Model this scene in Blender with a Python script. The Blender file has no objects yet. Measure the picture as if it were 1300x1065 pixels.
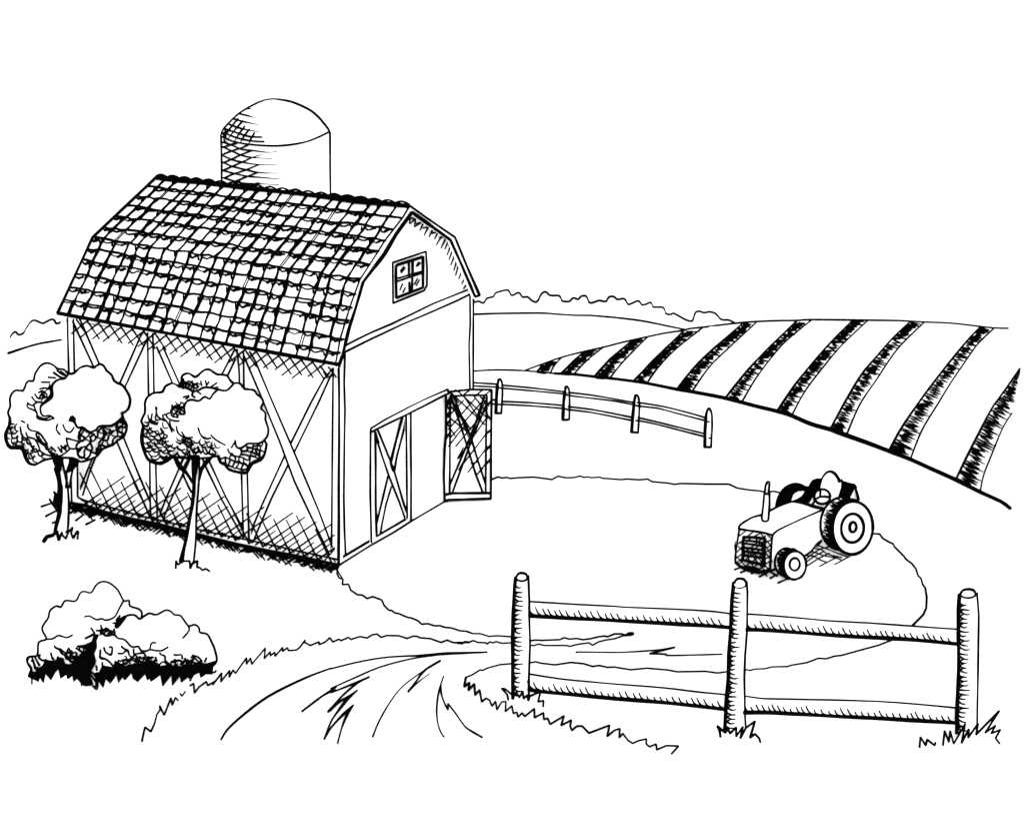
import bpy, math, random
from mathutils import Vector, geometry
random.seed(7)
R = math.radians
SC = bpy.context.scene
COL = SC.collection

# ---------------------------------------------------------------- camera
F = 3256.0; TH = R(18.9); CAMH = 20.0
CX, CY = 650.0, 532.0
cd = bpy.data.cameras.new('camera'); cam = bpy.data.objects.new('camera', cd); COL.objects.link(cam)
cam.location = (0, 0, CAMH); cam.rotation_euler = (math.pi/2 - TH, 0, 0)
cd.sensor_width = 36.0; cd.lens = 36.0*F/1300.0; cd.clip_start = 1.0; cd.clip_end = 2000
SC.camera = cam
# ---------------------------------------------------------------- light: bright white overcast
w = bpy.data.worlds.new('World'); SC.world = w; w.use_nodes = True
bg = w.node_tree.nodes['Background']; bg.inputs['Color'].default_value = (1, 1, 1, 1); bg.inputs['Strength'].default_value = 1.0
sd = bpy.data.lights.new('sun', 'SUN'); sd.energy = 2.0; sd.angle = R(20); sd.color = (1, 0.995, 0.985)
sun = bpy.data.objects.new('sun', sd); COL.objects.link(sun); sun.location = (8, -20, 40); sun.rotation_euler = (R(64), 0, R(4))
SC.view_settings.view_transform = 'Standard'; SC.view_settings.look = 'None'
SC.view_settings.exposure = 0.55; SC.view_settings.gamma = 1.0
SC.cycles.max_bounces = 12; SC.cycles.diffuse_bounces = 12; SC.cycles.use_denoising = True
SC.cycles.pixel_filter_type = 'BLACKMAN_HARRIS'; SC.cycles.filter_width = 1.5

# ---------------------------------------------------------------- materials
def mat(name, base, vary, rough=0.9):
    m = bpy.data.materials.new(name); m.use_nodes = True
    nt = m.node_tree; b = nt.nodes['Principled BSDF']
    b.inputs['Roughness'].default_value = rough; b.inputs['Specular IOR Level'].default_value = 0.0
    n = nt.nodes.new('ShaderNodeTexNoise'); n.inputs['Scale'].default_value = 9.0; n.inputs['Detail'].default_value = 4
    mx = nt.nodes.new('ShaderNodeMix'); mx.data_type = 'RGBA'
    mx.inputs['A'].default_value = (base, base, base, 1); v = base+vary; mx.inputs['B'].default_value = (v, v, v, 1)
    nt.links.new(n.outputs['Fac'], mx.inputs['Factor']); nt.links.new(mx.outputs['Result'], b.inputs['Base Color'])
    return m
WHITE = mat('white_paper', 0.93, 0.03)
INK = mat('black_ink', 0.0, 0.002)

# ---------------------------------------------------------------- projection: a point of the drawing onto a real surface
CAM = Vector((0, 0, CAMH)); FW = Vector((0, math.cos(TH), -math.sin(TH))); UP = Vector((0, math.sin(TH), math.cos(TH)))
def ray(u, v): return (FW + Vector((1, 0, 0))*((u-CX)/F) + UP*((CY-v)/F)).normalized()
def unp(u, v, z=0.0):
    d = ray(u, v); return CAM + d*((z-CAMH)/d.z)
def onp(u, v, p, n):
    d = ray(u, v); return CAM + d*((p-CAM).dot(n)/d.dot(n))
def toward(P, off): return P + (CAM-P).normalized()*off
def zsurf(z=0.0, off=0.0): return lambda u, v: toward(unp(u, v, z), off)
def psurf(p, n, off=0.0): return lambda u, v: toward(onp(u, v, p, n), off)
def facing(p, off=0.0):            # upright plane through p, facing the camera's azimuth
    n = Vector((CAM.x-p.x, CAM.y-p.y, 0)).normalized(); return psurf(p, n, off)
def Z(x0, y0, s, flat):            # coordinates read off an enlarged crop
    return [(x0+flat[i]/s, y0+flat[i+1]/s) for i in range(0, len(flat), 2)]
def P2(flat): return [(flat[i], flat[i+1]) for i in range(0, len(flat), 2)]

def grounded(f): f.lift = 3.0; return f
def smooth(pts, n=3):
    if len(pts) < 3: return pts
    out = []
    q = [pts[0]]+list(pts)+[pts[-1]]
    for i in range(1, len(q)-2):
        a, b, c, d = q[i-1], q[i], q[i+1], q[i+2]
        for k in range(n):
            t = k/n
            out.append(tuple(0.5*((2*b[j])+(-a[j]+c[j])*t+(2*a[j]-5*b[j]+4*c[j]-d[j])*t*t+(-a[j]+3*b[j]-3*c[j]+d[j])*t**3) for j in range(2)))
    out.append(tuple(pts[-1])); return out
def resample(pts, step):
    out = [pts[0]]
    for a, b in zip(pts, pts[1:]):
        L = math.hypot(b[0]-a[0], b[1]-a[1]); n = max(1, int(math.ceil(L/step)))
        for k in range(1, n+1): out.append((a[0]+(b[0]-a[0])*k/n, a[1]+(b[1]-a[1])*k/n))
    return out
def at_len(pts, f):
    L = [0]
    for a, b in zip(pts, pts[1:]): L.append(L[-1]+math.hypot(b[0]-a[0], b[1]-a[1]))
    t = f*L[-1]
    for i in range(len(pts)-1):
        if t <= L[i+1] or i == len(pts)-2:
            k = (t-L[i])/max(1e-9, L[i+1]-L[i]); k = min(1, max(0, k))
            return (pts[i][0]+(pts[i+1][0]-pts[i][0])*k, pts[i][1]+(pts[i+1][1]-pts[i][1])*k)
def inside(p, poly):
    x, y = p; c = False; j = len(poly)-1
    for i in range(len(poly)):
        xi, yi = poly[i]; xj, yj = poly[j]
        if (yi > y) != (yj > y) and x < (xj-xi)*(y-yi)/(yj-yi)+xi: c = not c
        j = i
    return c

WK = 1.05; WA = .55      # pen width factor
class M:
    """one mesh: white faces and raised ink strokes"""
    def __init__(s): s.v = []; s.f = []; s.m = []
    def face(s, pts, m=0):
        i = len(s.v); s.v += [tuple(p) for p in pts]; s.f.append(tuple(range(i, i+len(pts)))); s.m.append(m)
    def tube(s, pts, rad, m=1, sides=6):
        n = len(pts)
        if n < 2: return
        base = len(s.v)
        T = []
        for i in range(n):
            a = pts[max(0, i-1)]; b = pts[min(n-1, i+1)]; t = b-a
            if t.length < 1e-9: t = Vector((0, 0, 1))
            T.append(t.normalized())
        rings = []
        def ring(c, t, r):
            vd = (CAM-c).normalized(); n1 = t.cross(vd)
            if n1.length < 1e-4: n1 = t.cross(Vector((1, 0, 0)))
            n1.normalize(); n2 = t.cross(n1).normalized()*.45
            i = len(s.v)
            for k in range(sides):
                a = 2*math.pi*k/sides; s.v.append(tuple(c+n1*(math.cos(a)*r)+n2*(math.sin(a)*r)))
            rings.append(i)
        ring(pts[0]-T[0]*rad[0]*.6, T[0], rad[0]*.55)
        for i in range(n): ring(pts[i], T[i], rad[i])
        ring(pts[-1]+T[-1]*rad[-1]*.6, T[-1], rad[-1]*.55)
        for a, b in zip(rings, rings[1:]):
            for k in range(sides):
                s.f.append((a+k, a+(k+1) % sides, b+(k+1) % sides, b+k)); s.m.append(m)
        s.f.append(tuple(rings[0]+k for k in reversed(range(sides)))); s.m.append(m)
        s.f.append(tuple(rings[-1]+k for k in range(sides))); s.m.append(m)
    def line3(s, pts, w, taper=None, lift=2.2):
        """a stroke through 3-D points; w in pixels of the drawing (number or list of numbers)"""
        n = len(pts)
        if n < 2: return
        ph = random.random()*6.28
        rad = []
        for i, p in enumerate(pts):
            t = i/(n-1)
            if isinstance(w, (list, tuple)):
                x = t*(len(w)-1); k = min(len(w)-2, int(x)); ww = w[k]+(w[k+1]-w[k])*(x-k)
            else: ww = w
            ww *= 1+.10*math.sin(ph+t*9)+.05*math.sin(ph*2+t*23)
            if taper == 'end': ww *= max(.28, min(1, (1-t)*2.2))
            if taper == 'start': ww *= max(.28, min(1, t*2.2))
            if taper == 'both': ww *= max(.28, min(1, t*3, (1-t)*3))
            d = (p-CAM).dot(FW)
            rad.append((max(.2, ww)*WK+WA)*.5*d/F)
        pts = [p+(CAM-p).normalized()*(q*lift) for p, q in zip(pts, rad)]
        # break at sharp turns so the joint stays round
        a = 0
        for i in range(1, n-1):
            t1 = pts[i]-pts[i-1]; t2 = pts[i+1]-pts[i]
            if t1.length > 1e-9 and t2.length > 1e-9 and t1.angle(t2) > 0.75:
                s.tube(pts[a:i+1], rad[a:i+1]); a = i
        s.tube(pts[a:], rad[a:])
    def line(s, px, w, surf, sm=0, taper=None, step=10):
        if sm: px = smooth(px, sm)
        px = resample(px, step)
        s.line3([surf(u, v) for u, v in px], w, taper, getattr(surf, 'lift', 2.6))
    def fill(s, poly, surf, w=2.1, gap=1.9):
        """solid ink: close strokes side by side inside an outline"""
        y0 = min(p[1] for p in poly); y1 = max(p[1] for p in poly); y = y0+.6
        while y < y1:
            xs = []
            for (ax, ay), (bx, by) in zip(poly, poly[1:]+poly[:1]):
                if (ay > y) != (by > y): xs.append(ax+(y-ay)*(bx-ax)/(by-ay))
            xs.sort()
            for a, b in zip(xs[::2], xs[1::2]):
                if b-a > 2.2: s.line([(a+1.1, y), (b-1.1, y)], w, surf, step=8)
            y += gap
        s.line(poly+[poly[0]], 1.1, surf, step=8)
    def net(s, poly, surf, sp=7, w=1.7, p=.85, rot=.5, jit=.33, sx=1.0):
        xs = [q[0] for q in poly]; ys = [q[1] for q in poly]; cx, cy = sum(xs)/len(xs), sum(ys)/len(ys)
        c, sn = math.cos(rot), math.sin(rot); N = int(max(max(xs)-min(xs), max(ys)-min(ys))/sp)+3
        g = {}
        for i in range(-N, N):
            for j in range(-N, N):
                x = (i+random.uniform(-jit, jit))*sp*sx; y = (j+random.uniform(-jit, jit))*sp
                q = (cx+c*x-sn*y, cy+sn*x+c*y)
                if inside(q, poly): g[i, j] = q
        for (i, j), a in g.items():
            for d in ((1, 0), (0, 1)):
                b = g.get((i+d[0], j+d[1]))
                if b and random.random() < p:
                    m = ((a[0]+b[0])/2+random.uniform(-1.3, 1.3), (a[1]+b[1])/2+random.uniform(-1.3, 1.3)+.8)
                    s.line([a, m, b], w*random.uniform(.7, 1.5), surf, sm=2)
    def scales(s, poly, surf, sz=8, w=1.9, rot=0.0, asp=1.0, p=.93):
        xs = [q[0] for q in poly]; ys = [q[1] for q in poly]; cx, cy = sum(xs)/len(xs), sum(ys)/len(ys)
        N = int(max(max(xs)-min(xs), max(ys)-min(ys))/sz)+4
        for j in range(-N*2, N*2):
            for i in range(-N, N):
                x = (i+(j % 2)*.5+random.uniform(-.22, .22))*sz*asp; y = (j*.62+random.uniform(-.2, .2))*sz
                r_ = rot+random.uniform(-.35, .35); c, sn = math.cos(rot), math.sin(rot); c2, s2 = math.cos(r_), math.sin(r_)
                q = (cx+c*x-sn*y, cy+sn*x+c*y)
                if not inside(q, poly) or random.random() > p: continue
                k = sz*random.uniform(.85, 1.2); arc = [(-.55*asp, -.35), (-.42*asp, .12), (-.05*asp, .42), (.38*asp, .2), (.52*asp, -.25)]
                pts = [(q[0]+c2*ax*k-s2*ay*k, q[1]+s2*ax*k+c2*ay*k) for ax, ay in arc]
                if random.random() < .3: pts = pts[:4]
                pts = [t for t in pts if inside(t, poly)]
                if len(pts) > 2: s.line(pts, [w*.6, w*random.uniform(.9, 1.6), w*.7], surf, sm=3)
    def prism(s, front, vec, m=0, ms=None):
        """closed polygon (3-D points) given thickness along vec"""
        ms = m if ms is None else ms
        n = len(front); i = len(s.v)
        s.v += [tuple(p) for p in front]+[tuple(p+vec) for p in front]
        tri = geometry.tessellate_polygon([front])
        for t in tri:
            s.f.append(tuple(i+k for k in t)); s.m.append(m)
            s.f.append(tuple(i+n+k for k in reversed(t))); s.m.append(m)
        for k in range(n):
            a, b = k, (k+1) % n; s.f.append((i+a, i+b, i+n+b, i+n+a)); s.m.append(ms)
    def build(s, name, parent=None, kind=None):
        me = bpy.data.meshes.new(name); me.from_pydata(s.v, [], s.f); me.materials.append(WHITE); me.materials.append(INK)
        me.polygons.foreach_set('material_index', s.m); me.update()
        o = bpy.data.objects.new(name, me); COL.objects.link(o)
        if parent:
            o.parent = parent; o.matrix_parent_inverse = parent.matrix_world.inverted()
        if kind: o['kind'] = kind
        return o
def thing(name, label, cat, loc, group=None):
    o = bpy.data.objects.new(name, None); COL.objects.link(o); o.location = loc; o.empty_display_size = .2
    o['label'] = label; o['category'] = cat
    if group: o['group'] = group
    bpy.context.view_layer.update()
    return o
def tag(o, label, cat, group=None):
    o['label'] = label; o['category'] = cat
    if group: o['group'] = group
    return o

# ================================================================ LAND
def interp(tab, x):
    if x <= tab[0][0]: a, b = tab[0], tab[1]
    elif x >= tab[-1][0]: a, b = tab[-2], tab[-1]
    else:
        for a, b in zip(tab, tab[1:]):
            if a[0] <= x <= b[0]: break
    return a[1]+(b[1]-a[1])*(x-a[0])/(b[0]-a[0])
HILL_L = Z(0, 380, 6.5, [65,442,190,400,310,365,420,345,555,322])
HILL_R = Z(590, 360, 6.5, [78,250,300,243,620,240,760,249,900,258,1040,260,1180,272])+Z(760, 360, 6.5, [70,270,270,292,400,312,560,345,720,378])
CREST = [(-700, 470), (-200, 462)]+HILL_L+[(300, 408), (560, 399)]+HILL_R+[(960, 428), (2100, 470)]
FLOW = P2([602,470.5,630,469,665,470,704,473.5,728.5,474.6,756,477.7,790,481.5,821.5,486,858.5,493.5,880,497,920,504.6,960,515,987,521.5,1005,527,1030,537.7,1054.6,544.5,1065,548.5,1100,561,1129,572,1156,582.5,1186,596,1214,608.5,1244.6,624,1271,636,1283,645])
FTOP = P2([667,469.5,690,461,713,453,744,445,767,440,790,434,803,431,821.5,427,846,422,867.7,419,874,417,892,415,921.5,411.5,944.6,409,960,408,982,407,1011.5,406.6,1028.5,405.6,1084,406,1130,406.6,1146,407,1172,408.5,1207.7,410,1243,414,1261.5,416,1280,416.5])
FLOWX = FLOW+[(1500, 760), (2000, 1060)]
FTOPX = FTOP+[(1500, 424), (2000, 445)]
def hill_grid(g, rows, m=0):
    n = len(rows[0]); i = len(g.v)
    for r in rows: g.v += [tuple(p) for p in r]
    for a in range(len(rows)-1):
        for b in range(n-1):
            k = i+a*n+b; g.f.append((k, k+n, k+n+1, k+1)); g.m.append(m)
HC = 1.0     # height of the far rise
def rise(u, v):
    vc = interp(CREST, u); t = min(1, max(0, 1-(v-vc)/70.0))
    return HC*t*t*(3-2*t)*min(1, max(0, (900-u)/60.0))
def land(off=.012):
    return grounded(lambda u, v: toward(unp(u, v, rise(u, v)), off))
g = M(); us = [-700+25*i for i in range(109)]
rows = []
for v in (2600, 1900, 1500, 1250, 1065, 975, 900, 800, 700, 620, 560):
    rows.append([unp(u, v, 0) for u in us])
for k in range(13):
    rows.append([(lambda vv: unp(u, vv, rise(u, vv)))(interp(CREST, u)+70-70*k/12 if interp(CREST, u)+70 < 560 else interp(CREST, u)+(70-70*k/12)) for u in us])
last = rows[-1]
for d in (1, 4, 12, 30, 60, 120):
    rows.append([p+Vector((p.x, p.y, 0)).normalized()*d+Vector((0, 0, -.5*d if d > 1 else -.3)) for p in last])
hill_grid(g, rows)
g.line(HILL_L, [3.0, 2.2, 2.0], land(), sm=3)
g.line(HILL_R, 2.0, land(), sm=3)
g.line(FLOW[:4], 1.8, land(), sm=3)
g.line([HILL_L[-1], (300, 409), (560, 399.5), HILL_R[0]], 2.0, land(), sm=6)
g.build('ground', kind='structure')

# ---- hillside field
def fz(u, v):
    a = interp(FLOWX, u); b = interp(FTOPX, max(667, u))
    if u < 667 or a-b < 2: return rise(u, v)
    t = min(1, max(0, (a-v)/(a-b)))
    return rise(u, v)+.0055*(a-b)*math.sin(t*math.pi/2)
def field(off=.012): return grounded(lambda u, v: toward(unp(u, v, fz(u, v)), off))
g = M(); us = [667+11*i for i in range(110)]; rows = []
for k in range(15):
    r = []
    for u in us:
        a = interp(FLOWX, u); b = interp(FTOPX, u); v = a+(b-a)*k/14; p = unp(u, v, fz(u, v)); p.z += .012; r.append(p)
    rows.append(r)
last = rows[-1]
for d in (.8, 3, 8): rows.append([p+Vector((p.x, p.y, 0)).normalized()*d+Vector((0, 0, -.55*d)) for p in last])
hill_grid(g, rows)
g.line(FLOW[3:], [3.0, 4.0, 4.2, 5.0, 5.2, 4.4], field(.02), sm=3)
g.line(FTOP, [1.7, 2.2, 2.4, 2.2, 2.2], field(.02), sm=3)
o = g.build('field', kind='structure')

# ---- crop rows
ROWS = [
 ([682,472,686,466,690,461],[699,472.5,704,463,713,453.5]),
 ([713,473,728,458,742,446],[729,474,744,458,765,441]),
 ([755,477,774,456,791,441.5,804,431],[775,478.5,789,461,806,443,821.5,428]),
 ([804.6,483,824.6,462,843,444,868.5,419],[821.5,485.5,837,464,860,441,892,415.5]),
 ([860,493,878.5,469,903,444.6,943,410],[879,496,900,466,923,443,960,409]),
 ([921,504.6,930,493,950,468.5,976,441,1011.5,407],[942,509.5,961,477.7,987,444,1004,427,1030,406]),
 ([987,521,1007,491,1028.5,464,1053,436,1081.5,407],[1005.4,526.5,1022,496,1044,467,1068.5,437.7,1101,407]),
 ([1054.6,543.5,1070,514.6,1093,476,1115,449.5,1135,427,1155,408.5],[1075,551,1091.5,513,1113,481,1130,455,1146,435,1173,409]),
 ([1129,571.5,1143,545,1164.6,513,1186,484,1212,451,1231,428.5,1244,415],[1156,582,1164.6,559,1174,539,1192,510,1206,487,1228,454.6,1241.5,436,1261.5,416.5]),
 ([1214,607,1228,578,1241.5,551.5,1258.5,519,1269,504,1284.6,482,1295,467],[1244.6,622.5,1249,602,1258.5,577.7,1271,547,1278.5,533,1287,519,1292,492,1295.5,468]),
]
DENS = [1, .95, .85, .8, .75, .65, .62, .45, .42, .5]
WHO = ['smallest crop row, nearly solid black, at the thin left tip of the field', 'second crop row from the left tip of the field, short and dark',
 'third crop row from the left tip, above the second post of the rear fence', 'fourth crop row, its top meeting the far hill line at the crest',
 'fifth crop row, dark band running from the thick field edge up to the crest', 'sixth crop row, curved band starting right above the last rear fence post',
 'seventh crop row, middle band with dense black hatching on its left side', 'eighth crop row, open zigzag hatching widening down to the field edge',
 'ninth crop row, long curved zigzag band ending near the crest line end', 'rightmost crop row, wide band with a pointed jagged upper end']
for ri, (Lf, Rf) in enumerate(ROWS):
    L = smooth(P2(Lf), 4); Rr = smooth(P2(Rf), 4); g = M(); sf = field(.03)
    N = 16
    A = [at_len(L, k/N) for k in range(N+1)]; B = [at_len(Rr, k/N) for k in range(N+1)]
    for k in range(N):      # low ridge of soil, two faces wide
        q = [A[k], A[k+1], B[k+1], B[k]]
        c0 = ((A[k][0]+B[k][0])/2, (A[k][1]+B[k][1])/2); c1 = ((A[k+1][0]+B[k+1][0])/2, (A[k+1][1]+B[k+1][1])/2)
        s0 = field(.012); s1 = field(.045)
        a0, a1, m0, m1, b0, b1 = s0(*A[k]), s0(*A[k+1]), s1(*c0), s1(*c1), s0(*B[k]), s0(*B[k+1])
        g.face([a0, m0, m1, a1]); g.face([m0, b0, b1, m1])
    sf = field(.06)
    g.line(L, [2.8, 2.4, 1.8], sf, step=8)
    if ri == 9: g.line(Rr[:len(Rr)*5//7], [1.8, 1.4], sf, step=8)
    else: g.line(Rr, [1.9, 1.6, 1.5], sf, step=8)
    ln = sum(math.hypot(b[0]-a[0], b[1]-a[1]) for a, b in zip(L, L[1:]))
    blob = [random.random() for _ in range(14)]; t = 0.0; prev = None; d = DENS[ri]; flip = 0
    while t < 1:
        dens = d*(.62+.75*blob[int(t*13)])+(.45 if t > .88 and ri < 9 else 0)+(.4 if t < .07 else 0)
        a = at_len(L, t); b = at_len(Rr, min(1, t)); sl = random.uniform(-.5, 2.2)
        f0 = random.uniform(.02, .3) if flip % 3 else 0; f1 = random.uniform(.6, .9) if random.random() < .8 else .97
        if ri == 9 and t > .7: f1 = random.uniform(.85, 1)
        p0 = (a[0]+(b[0]-a[0])*f0, a[1]+(b[1]-a[1])*f0*.6); p1 = (a[0]+(b[0]-a[0])*f1, a[1]+(b[1]-a[1])*f1*.75+sl)
        ww = .6+1.75*min(1.25, dens)*random.uniform(.5, 1.3)
        if prev: g.line([prev, p0], [.7, .6+dens*1.2], sf, step=8)
        g.line([p0, p1], [ww, ww*.9, .7], sf, step=8); prev = p1
        if random.random() < dens*.7:
            fa, fb = random.uniform(0, .25), random.uniform(.35, .7)
            g.line([(a[0]+(b[0]-a[0])*fa, a[1]+(b[1]-a[1])*fa*.7+1.5), (a[0]+(b[0]-a[0])*fb, a[1]+(b[1]-a[1])*fb*.7+1.5)], random.uniform(1.5, 4)*min(1.1, dens+.3), sf, step=8)
        t += random.uniform(2.2, 3.7)/ln; flip += 1
    tag(g.build('crop_row'), WHO[ri], 'crop row', 'crop rows on the hillside field')

# ---- tree lines far behind
def treeline(px, yb, label):
    px = smooth(px, 3); g = M(); n = Vector((0, -1, 0)); rows = []
    top = [onp(u, v, Vector((0, yb, 0)), n) for u, v in px]
    prof = [(-1.5, -3.2, 0), (-1.5, -.9, .35), (-.9, -.25, .75), (0, 0, 1), (.9, -.3, .75), (1.5, -1.0, .35), (1.5, -3.2, 0)]
    for dy, dz, _ in prof: rows.append([Vector((p.x, p.y+dy, p.z+dz)) for p in top])
    hill_grid(g, rows)
    g.line3([toward(p, .02) for p in top], 2.2)
    o = g.build('treeline', kind='stuff'); tag(o, label, 'treeline')
treeline(Z(590, 360, 6.5, [-30,150,78,150,115,143,150,158,170,140,185,118,235,105,255,75,300,60,345,50,365,60,380,88,400,92,440,72,460,85,475,108,520,108,550,135,585,150,610,130,635,80,670,66,705,95,780,98,800,138,860,145,895,115,935,127,960,103,1000,100,1020,145,1045,157,1070,150])+Z(760, 360, 6.5, [5,137,60,145,85,108,125,105,155,128,210,122,235,160,255,168,320,140,340,150,355,172,390,168,430,153,450,190,530,193,550,240,590,253,620,243,680,275,730,300,775,303,800,235,835,227,870,238,915,230,965,245,1000,285,1030,297,1075,298,1130,325,1170,336]), 72,
 'long bumpy outline of trees far beyond the hill, right of the barn')
treeline(Z(0, 380, 6.5, [88,312,105,280,130,265,155,290,200,270,225,225,260,178,295,172,350,195,385,180,425,162,450,172,465,197,510,185,555,178,640,185]), 71,
 'short bumpy outline of trees beyond the hill, left of the barn')

# ================================================================ YARD AND TRACK
GND = grounded(zsurf(0, .015))
EDGE_B = Z(400, 700, 6.5, [185,115,182,180,200,215,230,222,225,268,275,265,295,315,350,352,390,355,430,383,475,367,550,395,570,440,610,480,630,480,660,502,690,507,760,537,800,545,850,567,880,595,930,590,985,608,1030,607,1070,620,1130,627,1200,650,1255,653,1300,672])+Z(580, 700, 6.5, [80,655,130,672,190,672,265,695,330,690,455,698,540,722,615,730,650,725,700,728,850,722,885,705,930,718,985,712,1040,722,1100,715,1160,700,1215,692,1245,697,1300,675])+Z(780, 700, 6.5, [60,675,90,685,160,672])
EDGE_A = Z(0, 720, 4.333, [780,955,797,875,830,900,850,855,863,805,880,780,878,757,903,810,940,715,948,755,965,712,980,730])
EDGE_A2 = Z(0, 720, 4.333, [990,690,1000,705,1020,680])
EDGE_A3 = Z(0, 720, 4.333, [1045,648,1065,635,1070,688,1095,655,1135,625])+Z(250, 780, 6.5, [90,580,150,545,130,575,205,475,197,550,270,455,267,513,298,450,318,480,410,350,408,405,443,352,452,405,565,270,555,360,605,300,605,335,643,305,645,340,707,265,707,298,748,268,755,292,820,288,850,265,893,205,890,225,935,250,1008,220,1010,243,1060,220,1097,185,1122,222,1170,198,1190,210,1250,183,1270,200])+Z(400, 700, 6.5, [275,703,295,720,370,697,430,708,470,683,510,675,545,703,590,688,690,690,760,712,810,693,845,695,865,707,950,713,1040,745,1090,725,1130,743,1215,755,1235,738,1275,745])+Z(580, 700, 6.5, [0,745,45,752,65,738,100,742,135,730,175,745,240,748,250,758,270,740,300,748,325,738,370,752,455,748,610,770,640,770,675,758,720,770,900,770,935,777,1000,760,1090,748,1120,768,1170,740,1230,725,1300,715])+Z(780, 700, 6.5, [75,690,140,685,160,675,155,665,120,665,90,683])
YTOP = Z(580, 470, 6.5, [285,898,340,875,370,885,410,880,440,888,520,882,635,877,710,887,785,897,835,870,900,883,960,882,1020,868,1045,880,1075,875,1110,882,1180,878,1205,888])+Z(750, 470, 6.5, [100,887,250,898,300,893,400,900,470,893,505,915,640,927,690,937,745,930,960,935,1140,935,1210,968])+Z(920, 590, 6.5, [200,203,280,210,330,220,370,222,400,213,440,222,505,238])
YRIGHT = Z(1080, 660, 7.607, [215,127,280,130,310,172,375,210,410,225,420,250,470,300,515,345,530,370,590,415,630,465,650,530,680,560,695,615,720,650,735,740,730,845,700,910,600,1010,540,1060])
YLOW = Z(980, 700, 4.0625, [640,445,550,480,450,507,360,532,320,537,280,550,240,547,180,570,100,583,80,590,0,592])+Z(780, 700, 6.5, [1240,962,1160,965,1120,975,1085,970,1010,980,940,985,850,997,750,983,520,987,440,972,270,957,135,970,0,948])+Z(580, 700, 6.5, [1240,950,1175,935,1120,943,1045,920,940,910,810,930,700,917,650,905,605,912,530,915,455,920,360,927,250,957,215,975,190,972,130,1010,70,1035])
JAG = Z(580, 820, 6.5, [75,250,60,330,105,295,95,360,145,305,150,400,188,355,205,455,240,425,270,440,290,490,320,450,330,520,370,455,405,452,400,535,455,487,465,550,495,540,505,580,540,545,560,575,640,510,640,585,715,545,718,600,750,590,770,640,885,570,860,650,945,605,935,655,950,690,990,655,1035,655,1090,712,1260,648,1240,740,1300,690])+Z(780, 820, 6.5, [45,675,40,750,70,715,110,770,150,797,200,775,265,760,262,800,290,825,345,803,350,850,430,815,530,820,470,885])
g = M()
yard = [(429.5, 717)]+[(455, 755), (500, 775), (540, 795), (600, 805), (650, 808)]+[(650, 815), (600, 815), (520, 808), (470, 808), (380, 818), (320, 835), (260, 862), (200, 905), (180, 945), (150, 1010), (130, 1100), (930, 1100), (880, 1000), (852, 956), (790, 930), (700, 905), (640, 890), (600, 872), (592, 862), (612, 848), (650, 842)]+[p for p in reversed(YLOW[2:-8:2])]+[p for p in reversed(YRIGHT[:-2:2])]+[p for p in reversed(YTOP[::3])]+[(566, 635)]
tri = geometry.tessellate_polygon([[Vector((x, -y, 0)) for x, y in yard]])
base = len(g.v)
for x, y in yard:
    p = unp(x, y, 0); g.v.append((p.x, p.y, .004))
for t in tri: g.f.append(tuple(base+k for k in t)); g.m.append(0)
g.line(EDGE_B, 2.0, GND, sm=0); g.line(EDGE_A, [2.2, 1.8], GND); g.line(EDGE_A2, 1.6, GND)
g.line(EDGE_A3, 1.9, GND)
g.line(YTOP, 1.9, GND); g.line(YRIGHT, [2.0, 2.0, 2.4, 2.4], GND); g.line(YLOW, 1.9, GND)
g.line(JAG, [2.8, 2.0, 2.2, 2.2, 2.2], GND)
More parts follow.
